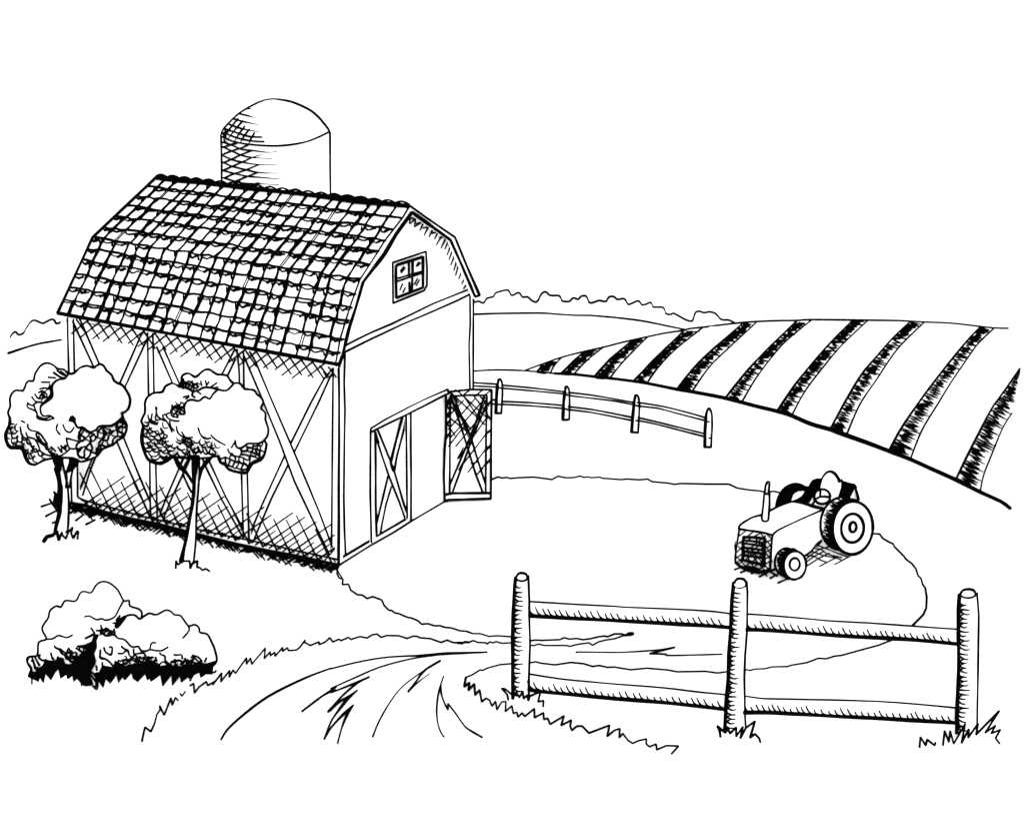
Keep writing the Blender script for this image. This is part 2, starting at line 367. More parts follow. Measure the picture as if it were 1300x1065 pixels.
MARKS = [
 (Z(420, 800, 6.5, [1290,175,1100,182,950,187,820,197,700,205,560,210,400,225,200,262,0,312])+Z(250, 780, 6.5, [1100,440,900,515,650,635,500,730,350,850,250,945,198,1028]), [1.8, 3.4, 2.2, 1.8, 1.8, 2.6, 3.4, 2.2]),
 (Z(420, 800, 6.5, [950,190,830,205,640,235,400,300,200,385,0,475])+Z(250, 780, 6.5, [1150,590,1000,690,865,795]), [2, 1.7, 1.7, 1.8, 2.4, 2.2]),
 (Z(420, 800, 6.5, [320,378,200,430,0,510])+Z(250, 780, 6.5, [1150,615,1040,665,865,795]), [2, 2.6, 1.6, 1.5, 2.0, 2.2]),
 (Z(420, 800, 6.5, [320,378,220,430,100,530,0,640])+[(416, 903)], [1.8, 2.6, 1.8, 2.4]),
 (Z(420, 800, 6.5, [222,487,150,540,60,590,0,645])+[(416, 903)], [1.6, 3.4, 3.6, 2.4]),
 (Z(420, 800, 6.5, [222,487,140,560,60,660,0,750])+Z(250, 780, 6.5, [1050,1025]), [1.6, 3.6, 2.2, 1.8]),
 (Z(420, 800, 6.5, [190,607,100,690,0,800])+Z(250, 780, 6.5, [1050,1020]), [1.4, 3.4, 2.2, 2.2]),
 (Z(420, 800, 6.5, [190,607,130,700,90,800,55,930]), [1.4, 3.2, 2.0, 2.0]),
 (Z(420, 800, 6.5, [905,245,750,340,600,450,500,570,400,740,345,875]), [2.4, 1.8, 1.2, 1.6, 2.2]),
 (Z(420, 800, 6.5, [905,245,780,320,700,420,637,500]), [2.6, 2.6, 1.6, 2.6]),
 (Z(420, 800, 6.5, [637,503,700,440,750,400,820,350]), [2.4, 1.6, 1.2, .8]),
 (Z(420, 800, 6.5, [932,370,905,450,885,530,873,660,885,770,910,840,935,875]), [1.6, 2, 1.6, 1.6]),
 (Z(420, 800, 6.5, [905,455,915,530,940,600,967,650]), [2.4, 1.8, 2]), (Z(420, 800, 6.5, [967,650,967,595]), 1.8),
 (Z(420, 800, 6.5, [967,598,1030,680,1100,780,1150,820,1250,878]), [1.6, 1.8, 2.4]),
 (Z(580, 700, 6.5, [988,829,1010,824,1300,827])+Z(780, 700, 6.5, [120,824,300,812,400,803,500,783]), [1.6, 1.4, 2, 1.6]),
 (Z(780, 700, 6.5, [498,786,400,810,290,838]), [1.6, 2.4, 1.8]), (Z(780, 700, 6.5, [290,838,420,842,440,852,600,850,890,842]), [1.8, 2.4, 1.5, 1.6]),
]
for px, ww in MARKS: g.line(px, ww, GND, sm=3)
# tractor's ground shadow drawn in as short ink hatching
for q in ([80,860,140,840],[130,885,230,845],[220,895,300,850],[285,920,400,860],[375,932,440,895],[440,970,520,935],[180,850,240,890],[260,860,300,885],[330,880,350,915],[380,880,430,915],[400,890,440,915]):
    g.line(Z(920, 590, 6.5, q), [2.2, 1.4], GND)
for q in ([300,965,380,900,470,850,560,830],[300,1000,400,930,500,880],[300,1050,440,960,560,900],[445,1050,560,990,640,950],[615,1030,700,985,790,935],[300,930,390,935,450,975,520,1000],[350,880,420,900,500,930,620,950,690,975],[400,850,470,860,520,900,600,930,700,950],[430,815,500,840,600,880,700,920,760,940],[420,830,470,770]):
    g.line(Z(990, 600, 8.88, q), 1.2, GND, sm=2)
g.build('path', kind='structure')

# ================================================================ BARN
A0 = unp(91, 638); C0 = unp(429.5, 716.5); D0 = unp(600.5, 614)
zz = Vector((0, 0, 1)); sv = (A0-C0); sh = sv.normalized(); gh = (D0-C0).normalized()
ns = zz.cross(sh).normalized(); ns = ns if ns.y < 0 else -ns
ng = gh.cross(zz).normalized(); ng = ng if ng.y < 0 else -ng
SW = lambda off: psurf(C0+ns*off, ns); GW = lambda off: psurf(C0+ng*off, ng)
barn = thing('barn', 'large white gambrel roofed barn with dark tiled roof and cross braced walls', 'barn', C0)
# side wall
WT = 4.32
g = M(); s0 = SW(0)
g.prism([C0.copy(), A0.copy(), Vector((A0.x, A0.y, 4.15)), Vector((C0.x, C0.y, 4.33))], -ns*.12)
def hatchline(g, p, q, w, surf, **k): g.line([p, q], w, surf, step=12, **k)
def eave(x): return 397+(x-72)*(65/358.)
def basel(x): return 638+(x-91)*(78.5/338.5)
so = SW(.24)
x = 100
while x < 428:                     # shade under the eave drawn in as crossed pen strokes
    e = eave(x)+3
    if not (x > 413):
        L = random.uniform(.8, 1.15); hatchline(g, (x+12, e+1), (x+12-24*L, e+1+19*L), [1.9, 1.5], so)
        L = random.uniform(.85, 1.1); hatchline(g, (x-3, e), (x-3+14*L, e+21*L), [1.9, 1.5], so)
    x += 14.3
for q in ([1125,830,1190,760],[1110,790,1140,840],[1080,740,1150,830],[1150,750,1215,835]): g.line(Z(240, 350, 6.5, q), 1.8, so)
x = 106
while x < 430:                     # wall shade above the sill drawn in as crossed pen strokes
    b = basel(x)
    L = random.uniform(.75, 1.15); dx = 54*L
    if x+dx > 425: dx = max(0, 425-x)
    if dx > 6: hatchline(g, (x, b-1), (x+dx, b-1-dx*.70), [1.9, 1.6, 1.3], so)
    L = random.uniform(.85, 1.15)
    if x > 118: hatchline(g, (x, b-1), (x-24*L, b-1-49*L), [1.9, 1.6, 1.3], so)
    if random.random() < .75:
        L = random.uniform(.3, .6); hatchline(g, (x+8, b+1), (min(425, x+8+50*L), b+1-35*L), [1.5, 1.0], so)
    x += 17.5
# scalloped line along the sill
px = []; x = 99
while x < 428:
    for k in range(4):
        t = k/4; px.append((x+t*17.5, basel(x+t*17.5)-8+5.5*abs(math.sin(math.pi*t))*.8-2))
    x += 17.5
g.line(px, 1.3, SW(.26), sm=0)
g.build('side_wall', barn)
# gable wall
g = M(); s0 = GW(0)
pts = [C0.copy(), D0.copy()]+[s0(*p) for p in [(600, 372), (573, 303), (522.5, 268), (460, 358), (432, 452)]]
g.prism(pts, -ng*.12)
so = GW(.03)
for q in ([655,285,650,350],[690,310,655,350],[700,290,690,375],[745,340,700,350],[735,345,690,375],[760,350,735,405],[810,375,755,385],[800,385,770,445],[840,400,810,460],[870,420,820,430],[885,420,855,475],[915,450,870,525],[950,460,895,465],[950,465,910,550],[975,480,940,560],[1000,500,960,605],[1015,540,975,645],[1030,590,990,690],[1050,620,1015,735],[1065,650,1030,775],[1095,710,1055,805],[1120,770,1080,845],[1145,815,1095,885],[680,300,655,310],[1000,520,970,530]):
    g.line(Z(420, 230, 6.5, q), [2.4, 1.2], so)
g.build('gable_wall', barn)
bv = (onp(198, 225, A0+sh*.3, ng)-onp(519.5, 261.5, C0+ng*.25, ng))
g = M()   # walls at the back
g.prism([A0+(D0-C0), A0.copy(), Vector((A0.x, A0.y, 3.95)), (A0+(D0-C0)*.5)+Vector((0, 0, 5.9)), A0+(D0-C0)+Vector((0, 0, 3.95))], -sh*.12)
g.prism([D0.copy(), A0+(D0-C0), A0+(D0-C0)+Vector((0, 0, 3.95)), D0+Vector((0, 0, 4.1))], -gh*.12)
g.build('back_wall', barn)
# roof
PF = psurf(C0+ng*.25, ng); PB = psurf(A0+sh*.3, ng)
fr = {'e': (428, 462), 'b': (457, 354), 'r': (519.5, 261.5)}; bk = {'e': (73, 397), 'b': (117.5, 301), 'r': (198, 225)}
FR = {k: PF(*p) for k, p in fr.items()}; BK = {k: PB(*p) for k, p in bk.items()}
FR['b2'] = PF(577, 301); FR['e2'] = PF(608, 375)
BK['b2'] = BK['r']+(FR['b2']-FR['r']); BK['e2'] = BK['r']+(FR['e2']-FR['r'])
def quad_surf(a, b, c, off):       # plane through the first three of front-top, front-bottom, back-top
    n = (b-a).cross(c-a).normalized(); return psurf(a, n, off)
g = M(); th = Vector((0, 0, -.09))
def slope(a, b, c, d):
    NU, NV = 24, 6; n = (NU+1)*(NV+1); i = len(g.v)
    top = [c.lerp(a, x/NU).lerp(d.lerp(b, x/NU), y/NV) for y in range(NV+1) for x in range(NU+1)]
    g.v += [tuple(p) for p in top]+[tuple(p+th) for p in top]
    for y in range(NV):
        for x in range(NU):
            k = i+y*(NU+1)+x; f = (k, k+1, k+NU+2, k+NU+1); g.f.append(f); g.m.append(0); g.f.append(tuple(q+n for q in reversed(f))); g.m.append(0)
    rim = [x for x in range(NU+1)]+[(NU+1)*y+NU for y in range(1, NV+1)]+[(NU+1)*NV+x for x in range(NU-1, -1, -1)]+[(NU+1)*y for y in range(NV-1, 0, -1)]
    for p, q in zip(rim, rim[1:]+rim[:1]): g.f.append((i+p, i+q, i+n+q, i+n+p)); g.m.append(0)
for ks in (('r', 'b'), ('b', 'e'), ('r', 'b2'), ('b2', 'e2')):
    slope(FR[ks[0]], FR[ks[1]], BK[ks[0]], BK[ks[1]])
def patch(t, b, X, Y):             # bilinear point on a slope: X along (0 back, 1 front), Y down
    p = BK[t].lerp(FR[t], X); q = BK[b].lerp(FR[b], X); return toward(p.lerp(q, Y), .02)
def lp(a, b, t): return (a[0]+(b[0]-a[0])*t, a[1]+(b[1]-a[1])*t)
def roofpt(X, Y):                  # Y 0..2 over both slopes
    return patch('r', 'b', X, Y) if Y <= 1 else patch('b', 'e', X, Y-1)
LU = [0, .15, .31, .47, .65, .83, 1]; RU = [0, .155, .32, .47, .62, .805, 1]
LL = [0, .145, .295, .49, .66, .82, 1]; RL_ = [0, .17, .34, .49, .70, .865, 1]
YL = LU+[1+x for x in LL[1:]]; YR = RU+[1+x for x in RL_[1:]]
def rowy(i, X): return YL[i]+(YR[i]-YL[i])*X
NC = 21
colx = [0]+[(k+random.uniform(-.13, .13))/NC for k in range(1, NC)]+[1]
S = 2.0
for i in range(1, 12):
    pts = [roofpt(X/42., rowy(i, X/42.)+random.uniform(-.014, .014)) for X in range(43)]
    g.line3(pts, [random.uniform(1.9, 3.0) for _ in range(12)])
    # ragged lower edge of the tiles: sagging loops
    for k in range(NC):
        if random.random() < .9:
            a, b = colx[k], colx[k+1]; sag = random.uniform(.016, .036); b = a+(b-a)*random.uniform(.7, 1.05); b = min(b, 1)
            pts = [roofpt(a+(b-a)*t, min(2, rowy(i, a+(b-a)*t)+.02+sag*math.sin(math.pi*min(1, t*1.15))*(.7+.5*random.random()))) for t in (0, .2, .4, .6, .8, 1)]
            g.line3(pts, random.uniform(1.1, 2.3))
            if random.random() < .75:
                t0 = random.uniform(.6, 1); c = a+(b-a)*t0
                g.line3([roofpt(c, rowy(i, c)+.01), roofpt(max(0, c-.012), min(2, rowy(i, c)+.05))], random.uniform(1.6, 3.2))
for i in range(12):
    for k in range(1, NC):
        d0 = random.uniform(-.004, .004); d1 = random.uniform(-.004, .004)
        X = colx[k]; y0 = rowy(i, X); y1 = rowy(i+1, X)
        ww = random.choice((2.2, 2.5, 2.8, 3.0, 3.4, 4.4)); bend = random.uniform(-.0025, .0025)
        if random.random() < .05:
            for e in (-.004, .004): g.line3([roofpt(X+d0+e, y0), roofpt(X+d1+e, y1)], 1.0)
            continue
        g.line3([roofpt(X+d0, y0), roofpt(X+(d0+d1)/2+bend, (y0+y1)/2), roofpt(X+d1, y1)], [ww*1.25, ww*.85, ww*1.1])
        if random.random() < .5:   # rounded tile corner
            g.line3([roofpt(X-.012, y0+.02), roofpt(X-.003, y0+(y1-y0)*.45)], [1.4, 2.6])
# ridge, eave and verge
pts = [toward(roofpt(X/60., 0), .02) for X in range(61)]
g.line3(pts, [5, 6, 4.5, 5, 7, 5, 4.5, 6, 7.5, 6, 5])
for k in range(20):
    a = k/20.; b = (k+1)/20.
    pts = [roofpt(a+(b-a)*t, 0)+Vector((0, 0, .035+.05*math.sin(math.pi*t))) for t in (0, .25, .5, .75, 1)]
    g.line3(pts, random.uniform(1.8, 3.2))
g.line3([toward(roofpt(X/40., 2), .45) for X in range(41)], [4, 4.2, 4.4, 4.2, 4.6])
g.line3([toward(roofpt(0, Y/20.), .02) for Y in range(41)], [4, 3.2, 3, 3, 3.4])
g.build('roof', barn)
# verge boards on the gable end
g = M(); PT = psurf(C0+ng*.27, ng)
outl = [(428, 463), (457.5, 354), (520, 261)]; inl = [(434.5, 452), (451, 393), (461, 358), (488, 321), (522.8, 269)]
g.prism([PT(*p) for p in outl+list(reversed(inl))], -ng*.1)
g.prism([PT(*p) for p in [(520, 261), (577.5, 301), (609, 375), (603, 376.5), (572, 304), (522.8, 269)]], -ng*.1)
ps = psurf(C0+ng*.28, ng)
g.line(P2([520,261,511,276,488.5,305,469,336,457,354,444.6,388,432,429,426,461]), 1.8, ps)
g.line(P2([522.8,269.5,503,297,487.7,323,473,342,461,358]), [3.8, 5, 4.6, 3.2], ps); g.line(P2([461,358,451.5,391,443,417,434.5,452]), [3.4, 3.4, 4, 3], ps)
g.line(P2([518,259,540,275,577.7,300.8]), 2.3, ps); g.line(P2([577.7,300.8,593,338,609,374.6]), [2.2, 2.6, 3.2], ps)
g.line(P2([609,374.6,603,376.5]), 2.4, ps)
g.line(P2([522.8,269,550.8,289,572,304.5]), [4.5, 4.2, 3.2], ps); g.line(P2([572,304.5,583,329,598.5,365,603,376]), [3, 3.2, 3], ps)
g.line(P2([426,462.5,431,461.5,434.5,452]), [4.5, 4], ps)
g.build('verge_board', barn)
# posts, braces, sill
def board(name, L, Rr, off, surf, nrm, wl=2.1, wr=2.1, capw=0, caps=(0, 0)):
    g = M(); sf = surf(off); th = -nrm*(off+.01)
    n = 5; LL = [at_len(L, k/n) for k in range(n+1)]; RR = [at_len(Rr, k/n) for k in range(n+1)]
    g.prism([sf(*p) for p in LL+list(reversed(RR))], th)
    so = surf(off+.012)
    g.line(L, wl, so); g.line(Rr, wr, so)
    if caps[0]: g.line([L[0], Rr[0]], caps[0], so)
    if caps[1]: g.line([L[-1], Rr[-1]], caps[1], so)
    return g.build(name, barn)
board('brace', P2([183,419,178.5,426,152,486,116,584,100,624]), P2([189,425,158.5,491,129,560,114,598,105,628]), .05, SW, ns)
board('brace', P2([92,407,118.5,464.6,149,562,161.5,591,174,618.5,191,657]), P2([101,404,126,461.5,157,555,174,597,192,640]), .13, SW, ns)
board('brace', P2([298,443,282,474,227,594.6,212,629,201,657]), P2([299,455,289,476,231.5,603,219,629,206,661]), .05, SW, ns)
board('brace', P2([199,440,218.5,485,262,594,280,631,308,681]), P2([207,440,227,485,266,586,287,631,309,671]), .13, SW, ns)
board('brace', P2([418,473,411,481,395,510,361,578.5,332,641.5,323,663,317,682]), P2([422,474,419,478,404.6,510,365,591,344.6,632,332,661.5,322,685]), .05, SW, ns)
board('brace', P2([310,452,311.5,456,332,504,355,560,374,611,395,655,418,703]), P2([317,446,324,457.7,346,510,367.7,560,391,615,404.6,647.7,422,694]), .13, SW, ns)
board('post', P2([85.5,403,86,430,87.4,472,89,560,91,640]), P2([93,405,93.5,430,94.5,473,98,560,98.5,630]), .20, SW, ns)
board('post', P2([187.2,422,188,470,188.5,503,190,589,191,656]), P2([194,423,195,470,195.4,498,197.7,589,199.7,662]), .20, SW, ns)
board('post', P2([300.8,443,303.5,470,305,520,306.5,601,309,683]), P2([309,444.5,309.5,486,312,540,314,600,316,686]), .20, SW, ns)
board('post', P2([423,468,422.5,500,422,560,420.8,700]), P2([430,467,430.5,500,430.5,560,430,620,429.3,712]), .06, SW, ns, wr=2.8)
g = M(); sf = SW(.22)
lo = P2([89,638,107.7,641,135,650,169,658.5,200,665,258.5,680,298.5,690,338.5,698,377,705,427.5,716]); hi = P2([99,631,107.7,634.6,135,642,181.5,655,217,663,250,671,283,678.5,315.4,685,360,694.6,377,698.5,427.5,709])
g.prism([sf(*p) for p in lo+list(reversed(hi))], -ns*.22)
so = SW(.25)
g.line(hi, 1.7, so); g.line(lo, [3.5, 4, 4.2, 4, 3.8, 3.8, 3.6, 3.4], SW(.25))
x = 107
while x < 428:                    # scallops on the sill
    g.line([(x, basel(x)-7), (x+4, basel(x)-2)], 1.4, so)
    x += 17.5
g.line(P2([430,690,429.8,705,429.5,717.5]), 3, SW(.4)); g.line(P2([427,716,430,717]), 4, SW(.3)); g.line(P2([424,708.5,430,710]), 1.8, SW(.3))
g.build('sill', barn)
# gable side boards
so = GW(.10)
def gboard(name, poly, strokes, off=.06, th=.08, surf=GW, nrm=ng, parent=barn):
    g = M(); g.prism([surf(off)(*p) for p in poly], -nrm*th)
    for px, ww in strokes: g.line(P2(px), ww, surf(off+.012))
    return g.build(name, parent)
gboard('belt_board', P2([436,439,472,421.5,497,410.8,550.8,384.6,597,366,601,374,580,381.5,543,397.7,512,410.8,435.4,448]),
 [([436,439.5,455,429.5,472,421.3,497,410.8,550.8,384.6,597.5,366],[2.2,2.6,1.7,2.2]), ([435,448,470,430.5,512,410.8,543,397.7,580,381.5,598,372.5],[2.4,2,2])])
gboard('post', P2([431,452,438,448.5,437,520,437,600,437,660,438.8,704,430,711]), [([438,449,437,485,438,520,437.3,560,436.5,630,437.3,670,438.8,704], 2.2), ([430.8,455,431.5,520,430.5,560,430,716],[2.6,2.4,3.4])], off=.05, th=.05)
gboard('post', P2([596.7,373,601.2,374,600.8,498,600.5,613,596,613,596.6,494]), [([596.6,374,597,410,595.5,437,596.6,494], 2.0), ([601.2,374,601,420,600.8,496], 2.2), ([600.8,496,600.5,614],1.5)], off=.05, th=.05)
gboard('baseboard', P2([430,710,460,692.5,471,685,500,667.5,520.5,657,522,661,500,674.6,470,692,430,717]),
 [([430,710,439,704,471,685,478,680,515,658.5],[2.6,2.8,2.4]), ([430,717,470,692,500,675,522,661,564.6,636],1.9), ([471.5,682,471.5,691.5],2.2), ([515,658,520,656.5,522,661],2)], off=.05, th=.05)
# doorway lintel, then the closed leaf
gboard('lintel', P2([471,543,517.7,517,568.5,494,567.5,500,542,513,516,526,472,547.7]),
 [([471,543,490,531.5,517.7,517,540,506,568.8,493.5],[2.4,1.6,1.5,2]), ([472,547.7,490,538.5,516,526,542,513,567.5,499.5],2.2), ([471,543,470.5,548,473,547.5],2.2), ([568.8,493.5,568.8,497.5],2.2)], off=.28, th=.26)
def leaf_board(name, poly, strokes, off, parent):
    return gboard(name, poly, strokes, off=off, th=.03, parent=parent)
d1 = gboard('door', P2([471,545,522,522,522,660,471,690]), [], off=.03, th=.03)
d1['label'] = 'closed barn door leaf with crossed braces'
leaf_board('brace', P2([510.8,529,515.4,532,500,601.5,497.7,617,490,640,483.5,676,478.5,679,478.5,661,484,640,492,604.6,496,587.7]),
 [([510.8,529,505,550,499.5,572,496,587.7],3), ([515.6,532,511,552,504,578,500,601],2.4), ([492.5,604,484,640,478.3,663],2.4), ([497,617,490,640,485,665,482.8,677],2.0)], .09, d1)
leaf_board('brace', P2([476.5,548,480,546,499.5,600,513,640,517,650,516.5,658,512.5,656,507.7,640,493,601.5,477,554]),
 [([477,553,485,578,493,601.5,507,637,514,657],2.3), ([480,546,489,568,499.5,594,513,640,516.5,650],2.3), ([476.6,549,481,562],2.4), ([496,587,499.5,597],3)], .17, d1)
leaf_board('stile', P2([470.5,545,476.5,548,477.2,640,478,681,471,690]), [([470.6,545,470.3,570,470,625,471.5,688],2.4), ([476.4,548,477,590,477,640,478.2,680],2.6)], .24, d1)
leaf_board('stile', P2([515.4,527,521.5,524,522,600,521.5,660,517,657]), [([515.6,527.7,516,560,516.5,620,517,657],2.3), ([521.6,524,521.5,570,522,600,521.8,660],2.4)], .24, d1)
# open leaf
H0 = unp(565, 635.5); H1 = unp(623.5, 632.5); nd = (H1-H0).cross(zz).normalized(); nd = nd if nd.y < 0 else -nd
DS = lambda off: psurf(H0+nd*off, nd)
d2 = gboard('door', P2([566,499,571,496.5,596,494,624,494,624.5,520,623.5,632.5,564.8,635.5,563.5,603,566,549]),
 [([571,497,596,494,624,494],2.0), ([566,499,566.3,549,564.5,570,563.5,603,564.6,635],[2.8,2.6,2.2]), ([624.2,495,623.5,560,623.2,632.5],[2.6,2.4,2.6]), ([564.6,635.5,570,634,623.5,632.3],2.6),
  ([567,634,560,639.5],1.8)], off=0, th=.06, surf=DS, nrm=nd)
d2['label'] = 'open barn door leaf, dark with crossed hatching'
g = M(); so = DS(.02)
for q in ([790,110,1075,380],[860,110,1100,330],[905,150,1060,370],[785,150,960,420],[770,200,960,420],[770,310,930,440],[770,380,830,470],[990,150,1100,290],[1040,150,1110,230],[770,320,900,180],[775,420,1000,160],[775,560,900,400],[790,490,1080,160],[835,560,1100,240],[850,660,900,570],[860,755,1090,450],[935,775,1100,560],[860,655,1100,310],[1005,800,1115,660],[1090,450,1115,430],[1085,580,1115,550],[770,220,800,120],[770,130,840,90],[850,110,870,90],[905,130,960,90],[1000,140,1060,95],[1070,140,1125,100],[800,130,860,200],[1080,210,1120,200]):
    g.line(Z(450, 480, 6.5, q), [1.5, 1.2], so)
g.build('door_hatching', d2)  # crossed ink hatching on the open leaf, no board of its own
leaf = lambda name, poly, strokes, off: gboard(name, P2(poly), strokes, off=off, th=.03, surf=DS, nrm=nd, parent=d2)
leaf('rail', [564.5,627,622.5,625,623.5,632.3,564.8,635], [([564.6,627.4,575,625.5,622.5,625.2],3)], .05)
leaf('rail', [567,499,596,494.5,624,494.5,624,499,596,501.5,571,503], [([571.5,502.5,596,501,618,501.3],2.2)], .05)
g = M()
def open_brace(poly, strokes, off, hs):
    g = M(); g.prism([DS(off)(*p) for p in P2(poly)], -nd*.03)
    for px, ww in strokes: g.line(P2(px), ww, DS(off+.012))
    for q in hs: g.line(Z(450, 480, 6.5, q), 1.1, DS(off+.015))
    return g.build('brace', d2)
open_brace([614.6,503,618,515,604,546,597,565,574.6,624.6,571,624,571.5,610,594,560], [([614.6,503,604,535,594,561,571.5,614],2.2), ([618,512,606,540,596,566,574.6,624],2.2)], .03, ([1060,170,1030,300],[1080,180,1000,380],[1000,380,960,500],[860,660,880,620],[860,755,900,680]))
open_brace([572,503,576,503,597.7,554,616.5,614,616.5,624,612.5,624,604,601.5,594,569,580,530], [([573,504.6,585,540,594,569,604,601.5,613,624.6],2.4), ([576,503,586,528,597.7,554,607,585,616.5,614],2.4)], .04, ([800,180,860,330],[820,200,900,370],[800,200,850,240],[870,300,930,420],[1005,800,1060,740],[900,380,940,480],[960,700,1010,690]))
leaf('stile', [566,501,571.5,503,571,627,564.5,627,563.5,603,566,549], [([571.7,502,571.3,560,570.8,626],2.2), ([567,512,571.5,504],2.4), ([566,530,571.5,522],3), ([566,512,571,520],2), ([566,540,571.5,532],2), ([566,557,571.5,548],2.4)], .06)
leaf('stile', [618,502,624,497,623.5,627,617,625.5], [([618.2,502,617,560,616.6,625],2.3), ([617,516,624,508],2.2), ([617,550,623.5,545],2.4), ([617,571,623.5,564],2.6), ([617,589,623.5,582],2), ([617,524,623.5,533],2.2)], .06)
g = M(); so = DS(.10)
for px, ww in (([567,499,571,496.5,596,494,624,494,624.5,500],2.2),([566,499,566.3,549,564.5,570,563.5,603,564.6,635],[3,2.8,2.4]),([624.2,496,623.5,560,623.2,632.5],[2.6,2.4,2.8]),([564.6,635.5,570,634,623.5,632.3],2.8)): g.line(P2(px), ww, so)
g.build('edging', d2)
# gable window
win = gboard('window', P2([498.5,333,540.8,318.8,542.2,340,542,364,538.5,369,499,384.6]), [], off=.05, th=.05)
g = M(); s1 = GW(.07)
g.prism([GW(.06)(*p) for p in P2([503,337,537,325.7,537,364.6,503.2,377.7])], -ng*.01)
g.build('pane', win)
g = M(); s1 = GW(.09)
outer = P2([498.5,333,540.8,318.8,542.2,340,542,362,538.5,368.5,499,384.6]); inner = P2([502.8,337.5,505,335.8,537,325.7,537,364.6,503.2,377.7,502.6,350])
for quad in ([498.5,333,540.8,318.8,537,325.7,502.8,337.5],[540.8,318.8,542,364,537,364.6,537,325.7],[542,364,538.5,368.5,499,384.6,503.2,377.7,537,364.6],[499,384.6,498.5,333,502.8,337.5,503.2,377.7]):
    g.prism([GW(.08)(*p) for p in P2(quad)], -ng*.02)
g.line(outer+[outer[0]], 2.3, s1); g.line(inner+[inner[0]], [3.2, 3.4, 2.8], s1)
g.build('frame', win)
g = M()
g.prism([GW(.075)(*p) for p in P2([519,332,523.5,330.5,523.5,369.5,519.5,371.5])], -ng*.01)
g.prism([GW(.075)(*p) for p in P2([503.5,353,537,344,537,347,503.5,357])], -ng*.01)
g.line(P2([519,332,519.3,350]), 2.6, s1); g.line(P2([519.6,358,520,371]), 2.4, s1); g.line(P2([523.8,331,523.8,347]), 3.2, s1); g.line(P2([523.4,352,523,369]), 2.6, s1)
g.line(P2([504.6,353,537,343.8]), 2.0, s1); g.line(P2([504,357,536,346.3]), 2.0, s1)
for q in ([575,740,605,700],[580,755,615,712],[705,700,725,665],[715,700,740,670],[690,850,715,800],[705,860,730,812],[570,895,592,845],[595,915,615,875]): g.line(Z(420, 230, 6.5, q), 1.7, GW(.085))  # short ink dashes drawn in as glare on the panes
g.build('glazing_bar_and_glare', win)

# grass along the foot of the side wall
g = M(); x = 90
gp = facing(unp(250, 690))
while x < 432:
    b = basel(x)+1
    for k in range(2):
        L = random.uniform(4, 15); sx = x+random.uniform(-2, 2); a = random.uniform(.45, .8)
        g.line([(sx, b+random.uniform(0, 3)), (sx-L*.9, b+L*a)], [random.uniform(2.2, 3.6), random.uniform(1, 1.8)], GND)
    if random.random() < .45: g.line([(x-4, b+2), (x+4+random.random()*5, b+12+random.random()*4)], [1.8, 1.4], GND)
    x += 3.9
for q in ([180,345,300,305],[225,445,330,390,360,395],[295,515,340,495],[310,190,350,240,370,250],[265,265,300,320,350,395],[480,410,540,375,600,370],[535,490,620,425],[640,530,740,480],[480,360,560,350]):
    g.line(Z(30, 600, 8.125, q), [2.4, 1.8], GND)
tag(g.build('grass', kind='stuff'), 'ragged black grass strokes along the foot of the barn side wall', 'grass')

# ================================================================ SILO
base = unp(350, 505); RS = 69.3*(unp(350, 300, 4)-CAM).length/F*1.0
base = unp(360.5, 503); az = Vector((-base.x, -base.y, 0)).normalized()
def zat(v, P):   # height on the silo's axis plane seen at row v
    return onp(350, v, P, az).z
dist = (base-CAM).dot(FW)
zr = zat(170, base); RS = 68.6*((onp(350, 170, base, az)-CAM).dot(FW))/F; zt = zr+(onp(350, 128.5, base, az).z-zr)
silo = thing('silo', 'round white silo with domed top standing behind the barn roof', 'silo', base)
g = M(); NS = 64
def ringpts(r, z): return [Vector((base.x+r*math.cos(2*math.pi*k/NS), base.y+r*math.sin(2*math.pi*k/NS), z)) for k in range(NS)]
def loft(g, rings, m=0):
    i = len(g.v)
    for r in rings: g.v += [tuple(p) for p in r]
    for a in range(len(rings)-1):
        for k in range(NS): g.f.append((i+a*NS+k, i+a*NS+(k+1) % NS, i+(a+1)*NS+(k+1) % NS, i+(a+1)*NS+k)); g.m.append(m)
loft(g, [ringpts(RS, 0), ringpts(RS, zr*.5), ringpts(RS, zr)])
def cyl(off=.02):
    def f(u, v):
        d = ray(u, v); o = Vector((CAM.x-base.x, CAM.y-base.y)); dd = Vector((d.x, d.y)); a = dd.dot(dd); b = o.dot(dd); c = o.dot(o)-RS*RS
        q = b*b-a*c
        t = (-b-math.sqrt(q))/a if q > 0 else -b/a
        return toward(CAM+d*t, off)
    return f
cs = cyl(.02); flat = psurf(base, az, .3)
g.line(P2([280.6,171.5,281,190,281.4,210,281.3,236]), 2.2, flat); g.line(P2([419,168.5,419.2,200,419.2,250]), 2.2, flat)
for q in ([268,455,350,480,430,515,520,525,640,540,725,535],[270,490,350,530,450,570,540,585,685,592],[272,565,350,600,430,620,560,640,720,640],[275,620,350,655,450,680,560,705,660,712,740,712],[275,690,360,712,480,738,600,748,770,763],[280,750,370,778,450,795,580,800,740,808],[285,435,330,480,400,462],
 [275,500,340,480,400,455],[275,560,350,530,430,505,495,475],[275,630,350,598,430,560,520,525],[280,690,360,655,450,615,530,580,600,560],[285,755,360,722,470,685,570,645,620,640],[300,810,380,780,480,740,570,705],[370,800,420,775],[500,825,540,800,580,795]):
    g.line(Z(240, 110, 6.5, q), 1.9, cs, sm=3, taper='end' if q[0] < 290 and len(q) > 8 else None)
g.build('wall', silo)
g = M(); hz = zt-zr
rings = [ringpts(RS*math.cos(a), zr+hz*math.sin(a)) for a in [math.pi/2*k/10 for k in range(10)]+[1.5707]]
loft(g, rings)
ctr = Vector((base.x, base.y, zr))
